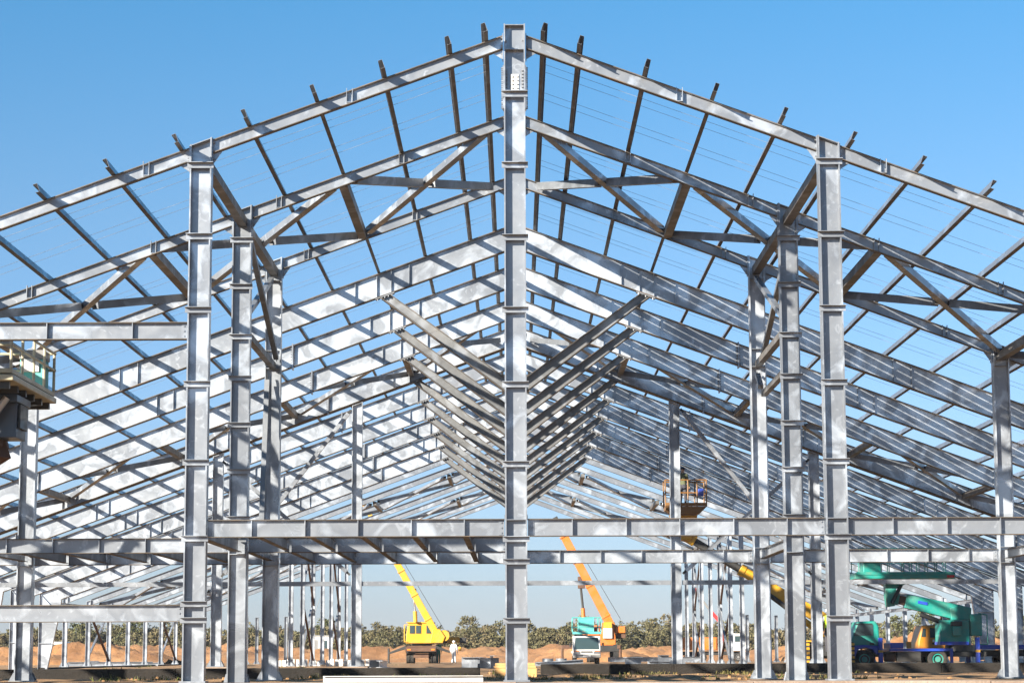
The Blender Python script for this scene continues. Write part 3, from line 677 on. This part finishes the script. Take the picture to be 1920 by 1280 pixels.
bx(t, 'chassis', 'black', -.5, .5, .4, 6.0, .42, .62); bx(t, 'deck', 'white', -1.0, 1.0, 1.75, 6.0, .75, .92)
bx(t, 'lift_post', 'aqua', -.45, .05, 2.2, 2.7, .92, 2.1)
bx(t, 'basket_floor', 'aqua', -1.0, 1.08, .1, 2.0, 2.12, 2.30)
bk = bx(t, 'basket_panel', 'aqua', -.55, .5, .12, .16, 2.31, 3.28, .01)
for x in (-1.0, -.56, .52, .85, 1.08):
    for yy in (.13, 1.97): rod(t, 'basket_post', 'aqua', (x, yy, 2.3), (x, yy, 3.32), .03, 8)
for z in (2.62, 3.32):
    for yy in (.13, 1.97): rod(t, 'basket_rail', 'aqua', (-1.02, yy, z), (1.1, yy, z), .03, 8)
    for x in (-1.0, 1.08): rod(t, 'basket_rail', 'aqua', (x, .1, z-.002), (x, 2.0, z-.002), .028, 8)
bx(t, 'tool_box', 'red', .1, .8, .6, 1.0, 2.31, 2.6)

# teal aerial platform truck on the right
t = thing('aerial_platform_truck', 'teal and blue truck with folded boom carrying a long railed platform', 'truck', (16.57, 95, 0))
ply(t, 'cab', 'teal', [(-2.85, .95), (-2.72, 1.30), (-2.5, 1.95), (-1.75, 1.97), (-1.62, 1.75), (-1.58, .95)], -.95, .95, .06)
lo = ply(t, 'cab_lower', 'blue', [(-2.9, .42), (-2.86, .945), (-2.3, 1.0), (-1.58, .945), (-1.58, .62), (-1.75, .6), (-1.9, .8), (-2.2, .88), (-2.5, .8), (-2.66, .42)], -.96, .96, .03)
wd_ = ply(t, 'side_window', 'glass', [(-2.66, 1.38), (-2.48, 1.82), (-1.86, 1.82), (-1.86, 1.38)], -.975, -.96, .0)
bx(t, 'door_handle', 'black', -2.02, -1.84, -1.0, -.962, 1.0, 1.08, .01); bx(t, 'roof_visor', 'black', -2.6, -1.9, -.98, -.96, 1.83, 1.87, 0); bx(t, 'headlamp', 'lamp_amber', -2.93, -2.88, -.9, -.6, .7, .84, .01)
bx(t, 'chassis', 'black', -2.6, 2.8, -.45, .45, .5, .72); bx(t, 'deck', 'blue', -1.2, 1.3, -.98, .98, .725, .84, .02); bx(t, 'deck_locker', 'blue', -1.15, -.6, -.9, .9, .845, 1.08, .02)
bx(t, 'warning_board', 'amber', -.45, -.25, -.7, -.6, .845, 1.12, .01); bx(t, 'tool_locker', 'black', -.9, .1, -.95, -.6, .3, .72); bx(t, 'fuel_tank', 'brown', -1.4, -.92, -.9, -.5, .3, .66, .08)
for x in (-2.22, .8): 
    for yy in (-.78, .78): wheel(t, x, yy, .4, .4, .26, 'y', 'teal')
for x in (-1.58, 2.42):
    for yy in (-1.0, 1.0):
        j = bx(t, 'outrigger_post', 'blue', x-.09, x+.09, yy-.09, yy+.09, .26, 1.28, .02); sub(j, 'warning_band', 'yellow', x-.093, x+.093, yy-.094, yy+.094, .68, .78)
        sub(j, 'foot', 'black', x-.06, x+.06, yy-.06, yy+.06, .0, .258)
bx(t, 'deck_leg', 'blue', 1.3, 1.42, -.98, -.84, .2, .84, .02)
rod(t, 'turntable', 'black', (1.9, 0, .72), (1.9, 0, .98), .62, 24); bx(t, 'rear_deck', 'black', 1.44, 2.8, -.9, .9, .5, .7)
tu = bx(t, 'turret', 'teal', .98, 2.2, -.6, .6, 1.0, 2.0, .05); sub(tu, 'turret_base', 'blue', .96, 2.15, -.62, .62, .985, 1.12)
ply(t, 'turret_head', 'teal', [(1.5, 2.01), (2.3, 2.01), (2.35, 2.5), (1.9, 2.62), (1.45, 2.5)], -.4, .4); bx(t, 'control_box', 'teal', 1.45, 1.8, -.85, -.61, 1.35, 1.75, .03); bx(t, 'control_panel', 'black', 1.4, 1.85, -.88, -.63, 1.76, 1.95, .02)
bx(t, 'counter_locker', 'teal', 2.25, 2.75, -.5, .5, 1.35, 2.25, .05); rod(t, 'grab_rail', 'teal', (2.95, -.5, 1.0), (2.95, -.5, 2.2), .025, 8); rod(t, 'grab_rail', 'teal', (2.6, -.5, 2.28), (2.95, -.5, 2.2), .025, 8); rod(t, 'grab_rail', 'teal', (2.45, -.55, 1.0), (2.95, -.5, 1.0), .025, 8)
bo = beam2(t, 'boom', 'teal', (1.95, 0, 2.30), (-.35, 0, 2.80), .5, .64, .44, .56); st_ = beam2(bo, 'boom_stripe', 'blue', (.55, -.262, 2.68), (.15, -.25, 2.76), .01, .12, bevel=0)
beam2(t, 'boom_inner', 'brown', (-.35, 0, 2.80), (-.8, 0, 2.90), .34, .36); beam2(t, 'boom_collar', 'teal', (-.62, 0, 2.862), (-.78, 0, 2.898), .42, .46)
ply(t, 'boom_knuckle', 'teal', [(-1.12, 2.55), (-.8, 2.6), (-.72, 3.0), (-.75, 3.3), (-.1, 3.62), (-.1, 3.68), (-1.2, 3.68), (-1.18, 3.0)], -.28, .28, .02); rod(t, 'levelling_cylinder', 'black', (-.95, -.33, 2.7), (-.55, -.33, 3.45), .08)
rod(t, 'lift_cylinder', 'black', (.25, -.2, 2.25), (1.3, -.2, 1.85), .1)
dk = ply(t, 'platform_deck', 'teal', [(-2.55, 3.70), (1.6, 3.70), (1.6, 3.95), (-2.55, 3.95)], -1.0, 1.0, .02)
bx(dk, 'deck_lip', 'teal', -2.5, 1.55, -1.03, -1.003, 3.86, 3.98, .01); bx(dk, 'warning_plate', 'red', 1.25, 1.55, -1.035, -1.004, 3.74, 3.84, 0)
for yy in (-.97, .97):
    for x in (-2.4, -1.2, -1.13, -.3, -.2, .35, .45, 1.1, 1.2): rod(t, 'rail_post', 'teal', (x, yy, 3.95), (x, yy, 4.95), .022, 6)
    for z in (4.4, 4.95): rod(t, 'hand_rail', 'teal', (-2.45, yy, z), (1.5, yy, z), .022, 6)
bx(t, 'platform_console', 'teal', -2.2, -1.45, -.9, .1, 3.955, 4.75, .04)

# amber truck behind it
t = thing('truck', 'amber cabbed truck parked behind the teal platform truck', 'truck', (18.2, 101, 0))
cb = ply(t, 'cab', 'amber', [(-.62, .8), (-.58, 1.15), (-.42, 1.86), (.62, 1.9), (.68, .8)], -.95, .95, .07)
ply(cb, 'side_window', 'glass', [(-.05, 1.32), (-.05, 1.74), (.55, 1.74), (.55, 1.32)], -.968, -.953, 0); ply(cb, 'quarter_window', 'glass', [(-.44, 1.36), (-.36, 1.72), (-.24, 1.72), (-.24, 1.36)], -.968, -.953, 0)
bx(t, 'door_handle', 'black', .02, .18, -.985, -.952, 1.03, 1.1, .01); bx(t, 'chassis', 'black', -.5, 4.6, -.45, .45, .5, .78); bx(t, 'flat_bed', 'blue', .9, 4.7, -1.0, 1.0, .8, 1.0)
bx(t, 'marker', 'plate', .05, .15, -.98, -.952, 1.14, 1.24, 0)
for x in (0, 3.4):
    for yy in (-.78, .78): wheel(t, x, yy, .4, .4, .26)

# yellow boom lift reaching up behind the right columns
t = thing('boom_lift', 'yellow boom lift reaching up left with a basket by the right column', 'boom lift', (12.3, 90, 0))
bx(t, 'chassis', 'black', -.9, .9, -.4, 4.6, .45, .95); bx(t, 'rear_deck', 'black', -.95, .95, -.3, 4.6, .96, 1.1)
for s in (-1, 1):
    for yy in (.6, 3.6): wheel(t, s*.8, yy, .42, .42, .26, 'x', 'yellow')
    j = bx(t, 'outrigger_post', 'yellow', s*.88-.07, s*.88+.07, -.56, -.42, .3, 1.05, .01)
    for i in range(4): sub(j, 'warning_stripe', 'black', s*.88-.073, s*.88+.073, -.565, -.415, .38+i*.17, .45+i*.17)
    sub(j, 'foot', 'black', s*.88-.12, s*.88+.12, -.6, -.38, 0, .298)
bx(t, 'rear_step', 'black', -.75, .75, -1.35, -.6, .55, .618, .01); bx(t, 'step_bracket', 'black', -.6, .6, -.6, -.4, .5, .6, .01); bx(t, 'guard_rail', 'yellow', -.95, -.55, -.45, -.41, 1.1, 1.16, .005); rod(t, 'turntable', 'black', (.2, 2, 1.1), (.2, 2, 1.3), .5, 20); bx(t, 'turret', 'yellow', -.2, .7, 1.5, 2.5, 1.3, 2.0, .05)
B0, Bm, B1 = Vector((.55, 2, 1.72)), Vector((-3.15, 2, 3.98)), Vector((-5.05, 2, 5.16)); bd = (Bm-B0).normalized()
beam2(t, 'boom_base', 'yellow', B0, Bm, .40, .56, .32, .38); beam2(t, 'boom_extension', 'black', Bm, B1, .26, .30); bo = beam2(t, 'boom_nose', 'yellow', B1, B1+bd*.45, .34, .42)
beam2(t, 'boom_collar', 'yellow', Bm-bd*.12, Bm+bd*.12, .38, .46); rod(t, 'lift_cylinder', 'black', (-.1, 1.8, 1.5), (-2.1, 1.8, 3.0), .1); rod(t, 'cylinder_barrel', 'yellow', (.2, 1.8, 1.28), (-.9, 1.8, 2.1), .13)
ply(t, 'basket_knuckle', 'yellow', [(-5.7, 5.2), (-5.25, 5.2), (-5.0, 5.6), (-4.95, 6.22), (-6.1, 6.22), (-5.7, 5.7)], 1.75, 2.25)
ply(t, 'basket_floor', 'basket', [(-6.25, 6.42), (-5.9, 6.24), (-4.9, 6.24), (-4.58, 6.55), (-6.27, 6.55)], 1.4, 2.6, .01); bx(t, 'kick_board', 'basket', -6.27, -4.58, 1.38, 1.398, 6.555, 6.7, 0)
for yy in (1.4, 2.6):
    for x in (-6.26, -5.7, -5.35, -4.98, -4.6): rod(t, 'rail_post', 'basket', (x, yy, 6.55), (x, yy, 7.62), .03, 6)
    for z in (7.1, 7.62): rod(t, 'hand_rail', 'basket', (-6.28, yy, z), (-4.58, yy, z), .028, 6)
for x in (-6.26, -4.6):
    for z in (7.1, 7.62): rod(t, 'hand_rail', 'basket', (x, 1.4, z-.003), (x, 2.6, z-.003), .026, 6)
bx(t, 'control_box', 'blue', -4.95, -4.72, 1.25, 1.37, 6.95, 7.25, .02)
person('person', 'worker in olive workwear standing in the yellow lift basket', (12.3-5.5, 92.1, 6.555), R(150), 'c_camo', 'c_dark', 'c_dark', 'carry', h=1.62)

# orange tipper with white cab and red loader crane
t = thing('tipper_truck', 'orange bodied tipper truck with white cab and red loader arm', 'truck', (17.45, 202, 0)); sc = 202/280
def S(*a): return [q*sc for q in a]
bx(t, 'tipper_body', 'orange', *S(-4.2, .35, -1.2, 1.2, 1.45, 2.95), .04)
for i in range(6): bx(t, 'body_rib', 'orange', *S(-4.0+i*.82, -3.9+i*.82, -1.28, -1.203, 1.5, 2.9), .01)
cb = ply(t, 'cab', 'white', [tuple(S(a, b_)) for a, b_ in ((2.0, 1.3), (3.6, 1.3), (3.9, 1.6), (3.85, 2.3), (3.3, 3.4), (2.0, 3.45))], -1.15*sc, 1.15*sc, .05)
bx(t, 'side_window', 'glass', *S(2.5, 3.25, -1.17, -1.152, 2.4, 3.1), 0); bx(t, 'bumper', 'black', *S(3.0, 4.1, -1.1, 1.1, .7, 1.2)); bx(t, 'step', 'white', *S(3.8, 4.3, -1.0, 1.0, .75, 1.1), .02)
bx(t, 'chassis', 'black', *S(-4.0, 3.6, -.5, .5, .8, 1.25))
for x in (-3.0, -1.5, 2.9):
    for yy in (-.95, .95): wheel(t, x*sc, yy*sc, .55*sc, .55*sc, .35*sc)
pts = [Vector(S(1.1, 0, 1.3)), Vector(S(.95, 0, 4.7)), Vector(S(-.45, 0, 6.3)), Vector(S(-2.1, 0, 8.7))]
rod(t, 'crane_post', 'red', pts[0], pts[1], .16); beam2(t, 'crane_arm', 'red', pts[1], pts[2], .22, .3); beam2(t, 'crane_jib', 'grey', pts[2], pts[3], .14, .18); bx(t, 'jib_tip', 'red', pts[3].x-.15, pts[3].x+.15, -.12, .12, pts[3].z-.15, pts[3].z+.2)
rod(t, 'hoist_rope', 'black', pts[3], pts[3]+Vector((0, 0, -2.5)), .015, 6)

# cream lift platform on the left
t = thing('lift_platform', 'cream railed lift platform with aqua console high beside the left column', 'boom lift', (-17.5, 50, 0))
def q3(x, y, z): return (x+17.5, y-50, z)
def hb(name, mat, x0, x1, y0, y1, z0, z1, bevel=.015): return bx(t, name, mat, x0+17.5, x1+17.5, y0-50, y1-50, z0, z1, bevel)
hb('deck', 'cream', -14.6, -10.12, 45.04, 49.3, 6.27, 6.37); hb('deck_lower_lip', 'cream', -14.6, -10.08, 45.0, 49.34, 6.12, 6.24)
for i in range(6): hb('floor_joist', 'black', -14.5, -10.2, 45.2+i*.78, 45.32+i*.78, 5.98, 6.118, 0)
for y in (45.06, 46.1, 47.2, 48.25, 49.28): rod(t, 'rail_post', 'cream', q3(-10.14, y, 6.37), q3(-10.14, y, 7.22), .032, 8)
for x in (-10.4, -10.75, -11.6, -12.6, -13.6):
    for y in (45.06, 49.28): rod(t, 'rail_post', 'cream', q3(x, y, 6.37), q3(x, y, 7.22), .032, 8)
for z in (6.85, 7.22):
    rod(t, 'hand_rail', 'cream', q3(-10.14, 45.0, z), q3(-10.14, 49.32, z), .03, 8)
    for y in (45.06, 49.28): rod(t, 'hand_rail', 'cream', q3(-14.5, y, z-.004), q3(-10.1, y, z-.004), .03, 8)
cbx = hb('control_console', 'aqua', -10.72, -10.22, 48.5, 49.1, 6.372, 7.0); hb('console_top', 'grey', -10.74, -10.2, 48.48, 49.12, 7.003, 7.2)
hb('console_panel', 'white', -10.66, -10.3, 48.46, 48.495, 6.72, 7.0, .005)
rod(t, 'hydraulic_cylinder', 'silver', q3(-10.45, 46.1, 5.9), q3(-11.6, 46.0, 4.2), .09); rod(t, 'hydraulic_cylinder', 'black', q3(-10.62, 47.4, 5.8), q3(-11.8, 47.5, 4.2), .11); hb('side_gusset', 'black', -10.29, -10.24, 46.5, 47.2, 5.3, 5.8, .01); hb('hose_guard', 'black', -11.6, -10.9, 45.9, 46.15, 5.5, 5.97, .02); hb('mount_plate', 'steelblue', -11.5, -10.25, 46.2, 47.5, 5.82, 5.975); hb('mount_post', 'steelblue', -11.1, -10.3, 46.4, 47.3, 5.1, 5.815)
rod(t, 'pivot_pin', 'brown', q3(-10.9, 46.2, 5.0), q3(-10.9, 47.5, 5.0), .22); beam2(t, 'boom', 'brown', q3(-10.7, 46.85, 4.95), q3(-17.5, 50, 1.5), .45, .5, .55, .65)
hb('lift_turret', 'steelblue', -18.3, -16.7, 49.3, 50.7, 1.0, 1.9); hb('lift_chassis', 'steelblue', -19.0, -16.0, 48.8, 51.2, .5, 1.0)
for x in (-18.5, -16.5):
    for y in (48.7, 51.3): wheel(t, x+17.5, y-50, .45, .45, .3, 'y')

# small far vehicles and cabins
t = thing('van', 'small pale van parked behind the left earth bank', 'van', (-43.3, 214, 0))
ply(t, 'body', 'white', [(-.95, .4), (-.95, 1.75), (-.6, 2.05), (.75, 2.05), (.95, 1.5), (.95, .4)], 0, 3.5, .08); bx(t, 'rear_window', 'glass', -.6, .6, -.02, -.002, 1.2, 1.8, .01)
for x in (-.7, .7):
    for y in (.7, 2.8): wheel(t, x, y, .33, .33, .2, 'x')
def cabin(label, loc, wd_, d, h, mast=False):
    t = thing('site_cabin', label, 'cabin', loc); bx(t, 'wall', 'white', -wd_/2, wd_/2, 0, d, .3, h); bx(t, 'roof', 'grey', -wd_/2-.1, wd_/2+.1, -.1, d+.1, h+.002, h+.12); bx(t, 'window', 'glass', wd_*.15, wd_*.38, -.03, -.002, h*.5, h*.82, 0); bx(t, 'door', 'grey', -wd_*.3, -wd_*.12, -.03, -.002, .35, h*.85, 0)
    bx(t, 'skid', 'brown', -wd_/2+.1, wd_/2-.1, .1, d-.1, 0, .298)
    if mast: rod(t, 'mast', 'grey', (.3, .5, h+.12), (.3, .5, h+5.5), .05, 6); rod(t, 'stay', 'grey', (-1.6, .5, h+.1), (.3, .5, h+5.3), .03, 6)
cabin('white site cabin seen between the teal truck and amber cab', (37.5, 221, 0), 1.5, 2.2, 2.0)
cabin('pale site cabin with a thin mast behind the left row of posts', (-22.6, 262, 0), 2.2, 2.2, 2.9, True)

# ------------------------------------------------------------------ workers on the ground
person('person', 'worker in pale overalls and white helmet walking right of the yellow crane', (-4.9, 178, .0), R(165), 'c_white', 'c_white', 'c_hwhite', 'walk')
bx(None, 'shoulder_bag', 'yellow', -4.55, -4.32, 177.9, 178.15, 1.0, 1.3, .05)
o = bpy.data.objects['shoulder_bag']; o['label'] = 'yellow bag carried at the pale worker\'s hip'; o['category'] = 'bag'
person('person', 'worker in green trousers and orange helmet half hidden by the yellow crane', (-6.3, 183.6, .0), R(200), 'c_green', 'c_green', 'c_orange', 'carry')
person('person', 'worker in lime hi-vis vest glimpsed between two right columns', (12.2, 89.0, .62), R(20), 'c_grey', 'c_dark', 'c_hwhite', 'stand', vest='c_vest')

# ------------------------------------------------------------------ stacked steel and site clutter
def steel_stack(label, loc, pieces, cat='steel stack'):
    t = thing('steel_stack', label, cat, loc)
    for i, (p0, p1, h, w_, mt) in enumerate(pieces):
        mb = MB(); a, b_ = Vector(p0), Vector(p1); d = (b_-a).normalized(); sd_ = d.cross(Vector((0, 0, 1))).normalized()
        mb.prism(iprof(h, w_, .025, .02), a, b_, sd_, (0, 0, 1)); part('steel_section', mb, t, mat=M[mt])
    return t
steel_stack('short galvanised sections stacked left of the yellow crane', (-7.25, 120, 0), [((-.5, 0, .21), (.1, .6, .21), .4, .3, 'galv'), ((.05, -.3, .19), (.35, 1.4, .19), .36, .34, 'galv2')])
steel_stack('tall pale steel sections stacked just left of the centre column', (-1.75, 108, 0), [((-.85, 0, .28), (-.1, .1, .28), .52, .3, 'galv2'), ((0, .4, .28), (.1, 3, .28), .54, .36, 'galv'), ((.5, .2, .32), (.6, 3, .32), .6, .4, 'galv'), ((-.8, .7, .26), (.9, .8, .26), .5, .3, 'galv')])
steel_stack('long bluish steel section lying right of the centre column', (1.35, 74.5, 0), [((-.75, 0, .33), (.82, .25, .42), .13, .2, 'galv2'), ((-.6, -.5, .32), (.3, -.5, .32), .05, .2, 'galv')])
for i, (x, y) in enumerate(((1.3, 73.8), (2.1, 75.2))): single('timber_block', MB().box(-.12, .12, -.6, .6, .0, .30 if i == 0 else .30), 'timber bearer under the '+('near' if i == 0 else 'raised')+' end of the bluish steel section', 'timber', M['timber'], (x, y, 0))
steel_stack('blue grey steel section lying right of the orange crane', (6.1, 118, 0), [((-.5, 0, .26), (.35, .5, .26), .5, .4, 'galv2')])
steel_stack('thin white steel beams laid on the ground behind the right bay', (8.6, 150, 0), [((-2.6, 0, .33), (3.6, .4, .33), .3, .2, 'galv'), ((-1, .6, .3), (2, .9, .3), .25, .2, 'galv')])
steel_stack('upright pale steel piece near the inner right column', (8.35, 130, 0), [((-.3, 0, .36), (.32, .2, .36), .5, .3, 'galv'), ((-.9, 0, .16), (1.0, .3, .16), .2, .3, 'galv')])
steel_stack('galvanised sections scattered behind the far left posts', (-26.5, 150, 0), [((-3, 0, .15), (2.5, .6, .15), .3, .3, 'galv'), ((-1.5, -.8, .12), (3, -.4, .12), .22, .2, 'galv2')])
steel_stack('pale steel pieces on the ground beside the right tapered column', (26.4, 130, 0), [((-1.2, 0, .3), (1.2, .4, .5), .3, .3, 'galv'), ((-1, -.6, .12), (1.4, -.4, .12), .22, .2, 'galv2')])
for i, x in enumerate((1.75, 2.5)):
    mb = MB(); mb.tube((0, 0, .0), (0, 0, .44), .31, n=24); single('drum', mb, ('left' if i == 0 else 'right')+' of the two short pale drums right of the centre column', 'drum', M['galv'], (x, 128, 0), bevel=.01)
t = thing('panel_rack', 'row of white upright panels along the ground behind the left posts', 'panels', (-12.0, 141, 0))
for i in range(22): mb = MB(); mb.box(-.11, .11, -.02, .02, 0, .36+.1*random.random()); part('panel', mb, t, (-2.9+i*.27, random.uniform(-.2, .2), .0), (0, 0, random.uniform(-.3, .3)), mat=M['white'])
t = thing('mesh_cage', 'small wire mesh cage on the ground behind the left posts', 'cage', (-27.8, 150, 0))
for i in range(7):
    rod(t, 'wire', 'galv', (-.3+i*.1, 0, 0), (-.3+i*.1, 0, .36), .012, 5)
    if i < 5: rod(t, 'wire', 'galv', (-.3, -.014, .02+i*.085), (.3, -.014, .02+i*.085), .012, 5)
bx(t, 'crate', 'galv2', -.3, .3, .05, .6, .02, .34)
t = thing('timber_pile', 'sawn timber planks piled behind the foot of the centre column', 'timber pile', (-.02, 66.3, 0))
for i, (x0, x1, y0, y1, z0, z1) in enumerate(((-.62, .6, -.5, .1, .0, .09), (-.5, .45, .12, .5, .0, .10), (-.60, .60, -.5, .0, .091, .26), (-.55, .50, .02, .4, .102, .24), (-.64, .58, -.52, -.1, .262, .32), (-.60, -.15, -.5, .2, .322, .40), (.2, .55, -.5, .1, .322, .41), (-.5, .45, .02, .5, .242, .31))):
    bx(t, 'plank', 'timber', x0, x1, y0, y1, z0, z1, .008)
t = thing('steel_beam', 'bright steel beam lying on the sill left of the centre column', 'steel beam', (-2.08, 42.05, 0))
mb = MB(); mb.prism(iprof(.115, .12, .012, .01), (-1.48, 0, .20), (1.46, 0, .20), (0, 1, 0), (0, 0, 1)); part('section', mb, t, mat=M['white'])

# ------------------------------------------------------------------ vegetation
def leaves(cen, rad, n, size, rng, flat=.8):
    u = rng.normal(size=(n, 3)); u /= np.linalg.norm(u, axis=1)[:, None]; r = rng.random(n)**.45
    return cen+u*r[:, None]*np.array([rad, rad, rad*flat])
def quads(c, size, rng):
    n = len(c); a = rng.normal(size=(n, 3)); a /= np.linalg.norm(a, axis=1)[:, None]; b_ = np.cross(a, rng.normal(size=(n, 3))); b_ /= np.linalg.norm(b_, axis=1)[:, None]
    s = size*(.55+.9*rng.random(n))[:, None]; a = a*s; b_ = b_*s*.7
    return np.stack([c-a, c-b_, c+a, c+b_], 1).reshape(-1, 3)
def qmesh(name, v, mat):
    n = len(v)//4; me = bpy.data.meshes.new(name); me.vertices.add(len(v)); me.vertices.foreach_set('co', v.astype(np.float32).ravel())
    me.loops.add(len(v)); me.loops.foreach_set('vertex_index', np.arange(len(v), dtype=np.int32)); me.polygons.add(n)
    me.polygons.foreach_set('loop_start', np.arange(0, len(v), 4, dtype=np.int32)); me.polygons.foreach_set('loop_total', np.full(n, 4, dtype=np.int32)); me.update(); me.validate(); me.materials.append(mat); return me
def crown_points(h, wr, nclump, nleaf, rng):
    pts = []
    for i in range(nclump):
        z = h*(.06+.9*rng.random()**.85); rr = wr*math.sqrt(max(.04, 1-((z/h-.42)/.60)**2))*rng.random()**.5; an = rng.random()*6.283
        pts.append(leaves(np.array([rr*math.cos(an), rr*math.sin(an), z]), wr*(.12+.14*rng.random()), nleaf, 0, rng))
    return np.concatenate(pts)
V = []
for i in range(640):
    x = -112+224*((i*.6180339) % 1)+RNG.normal()*.6; y = RNG.uniform(300, 352); back = (y-300)/52; h = (4.0+1.6*back)*(.84+.30*RNG.random()**1.5)+.3*math.sin(x*.09)*back; wr = 1.3+1.0*RNG.random()
    c = crown_points(h, wr, 60, 19, RNG)+np.array([x, y, -.2]); V.append(quads(c, .14, RNG))
wood = part('woodland', qmesh('woodland', np.concatenate(V), M['leaf']), None); wood['kind'] = 'stuff'; wood['label'] = 'belt of autumn scrub woodland along the horizon'
def tree(label, x, y, h, wr, mat='leaf2', dens=1.0):
    rng = np.random.default_rng(int(abs(x)*31+y)); t = thing('tree', label, 'tree', (x, y, 0), group='trees standing out of the horizon woodland')
    mb = MB(); mb.tube((0, 0, -.1), (.1, 0, h*.5), .16, .1, 8); prevs = []
    for i in range(7):
        an = i*.9+rng.random(); a = Vector((.1, 0, h*(.25+.06*i))); mb.tube(a, a+Vector((wr*.75*math.cos(an), wr*.75*math.sin(an), h*.32)), .07, .02, 6)
    mb.tube((.1, 0, h*.5), (0, .05, h*.95), .1, .02, 6); part('trunk', mb, t, mat=M['bark'])
    part('crown', qmesh('crown', quads(crown_points(h, wr, int(110*dens), 24, rng), .13, rng), M[mat]), t)
for a in (('thin crowned tree rising behind the orange counterweight, left of the inner right column', 21.5, 322, 6.4, 2.2, 'leaf', .6), ('sparse tree poking above the wood left of the orange boom', 9.5, 320, 6.3, 1.8, 'leaf', .5),
          ('bushy green tree behind the cab of the teal truck', 49.5, 296, 5.6, 2.4), ('tall green tree between teal truck cab and boom', 53.5, 300, 6.6, 2.6), ('round green tree under the teal boom', 57.2, 297, 6.0, 2.5), ('olive tree at the far right edge behind the outer column', 66.5, 298, 5.6, 2.4),
          ('tall dark tree above the wood behind the far left posts', -53.5, 318, 6.6, 2.4, 'leaf2'), ('broad olive tree behind the left tapered column', -60.5, 316, 5.4, 2.6), ('ragged tree above the wood right of the yellow crane', -7.0, 322, 6.3, 2.2, 'leaf', .7), ('olive tree behind the row of posts left of the inner left column', -26.5, 318, 5.9, 2.3)): tree(*a)
gv = []
for i in range(420):
    if i < 300: x = RNG.uniform(-11, 11); y = RNG.choice([62.2, 61.6, 71.4, 71.0, 58.0]) + RNG.normal()*.5
    else: x = RNG.uniform(-30, 30); y = RNG.uniform(75, 190)
    if 65 < y < 67.4 and abs(x) < .9: continue
    if fbm(x, y, .35) < .05: continue
    n = 14; b0 = np.array([x, y, 0])+RNG.normal(size=(n, 3))*np.array([.16, .16, 0]); b0[:, 2] = .0
    tip = b0+RNG.normal(size=(n, 3))*np.array([.05, .05, .02])+np.array([0, 0, .10])*(.5+RNG.random(n))[:, None]; wv = RNG.normal(size=(n, 3))*np.array([.012, .012, 0])
    gv.append(np.stack([b0-wv, b0+wv, tip+wv*.3, tip-wv*.3], 1).reshape(-1, 3))
gr = part('grass', qmesh('grass', np.concatenate(gv), M['grass']), None); gr['kind'] = 'stuff'; gr['label'] = 'sparse dry grass tufts on the sandy soil'

# ------------------------------------------------------------------ loose stones and clods
rk = MB(); rr_ = random.Random(5)
for i in range(420):
    x = rr_.uniform(-11, 11); y = rr_.choice((61.9, 62.3, 71.5, 70.6, 59.5, 56.0, 64.5, 74.0, 90.0, 110.0))+rr_.gauss(0, .7)
    if abs(y-62.72) < .3 or abs(y-72.15) < .35: continue
    r = rr_.uniform(.02, .075); z = gz(x, y)+r*.25; n = 5; lo = []; hi_ = []
    for j in range(n):
        a = 6.283*j/n+rr_.random()*.5; q = r*rr_.uniform(.7, 1.2); lo.append((x+q*math.cos(a), y+q*math.sin(a), z-r*.5)); hi_.append((x+q*.6*math.cos(a+.3), y+q*.6*math.sin(a+.3), z+r*rr_.uniform(.3, .7)))
    rk.add(lo+hi_, [(j, (j+1) % n, n+(j+1) % n, n+j) for j in range(n)]+[tuple(range(n, 2*n)), tuple(range(n))])
ro_ = part('rubble', rk, None, mat=M['dirt']); ro_['kind'] = 'stuff'; ro_['label'] = 'loose stones and clods on the sandy ground'

# ------------------------------------------------------------------ thin ground haze over the plain
hz = MB(); hz.box(-4200, 4200, -500, 7200, -1.5, 14.2); hm_ = bpy.data.materials.new('haze_air'); hm_.use_nodes = True; ht = hm_.node_tree
ht.nodes.remove(ht.nodes['Principled BSDF']); pv = ht.nodes.new('ShaderNodeVolumePrincipled'); pv.inputs['Color'].default_value = (.80, .88, 1.0, 1); pv.inputs['Density'].default_value = .0001
ht.links.new(pv.outputs[0], ht.nodes['Material Output'].inputs['Volume'])
ho = part('haze', hz, None, mat=hm_); ho['kind'] = 'stuff'; ho['label'] = 'thin pale haze lying over the open plain'
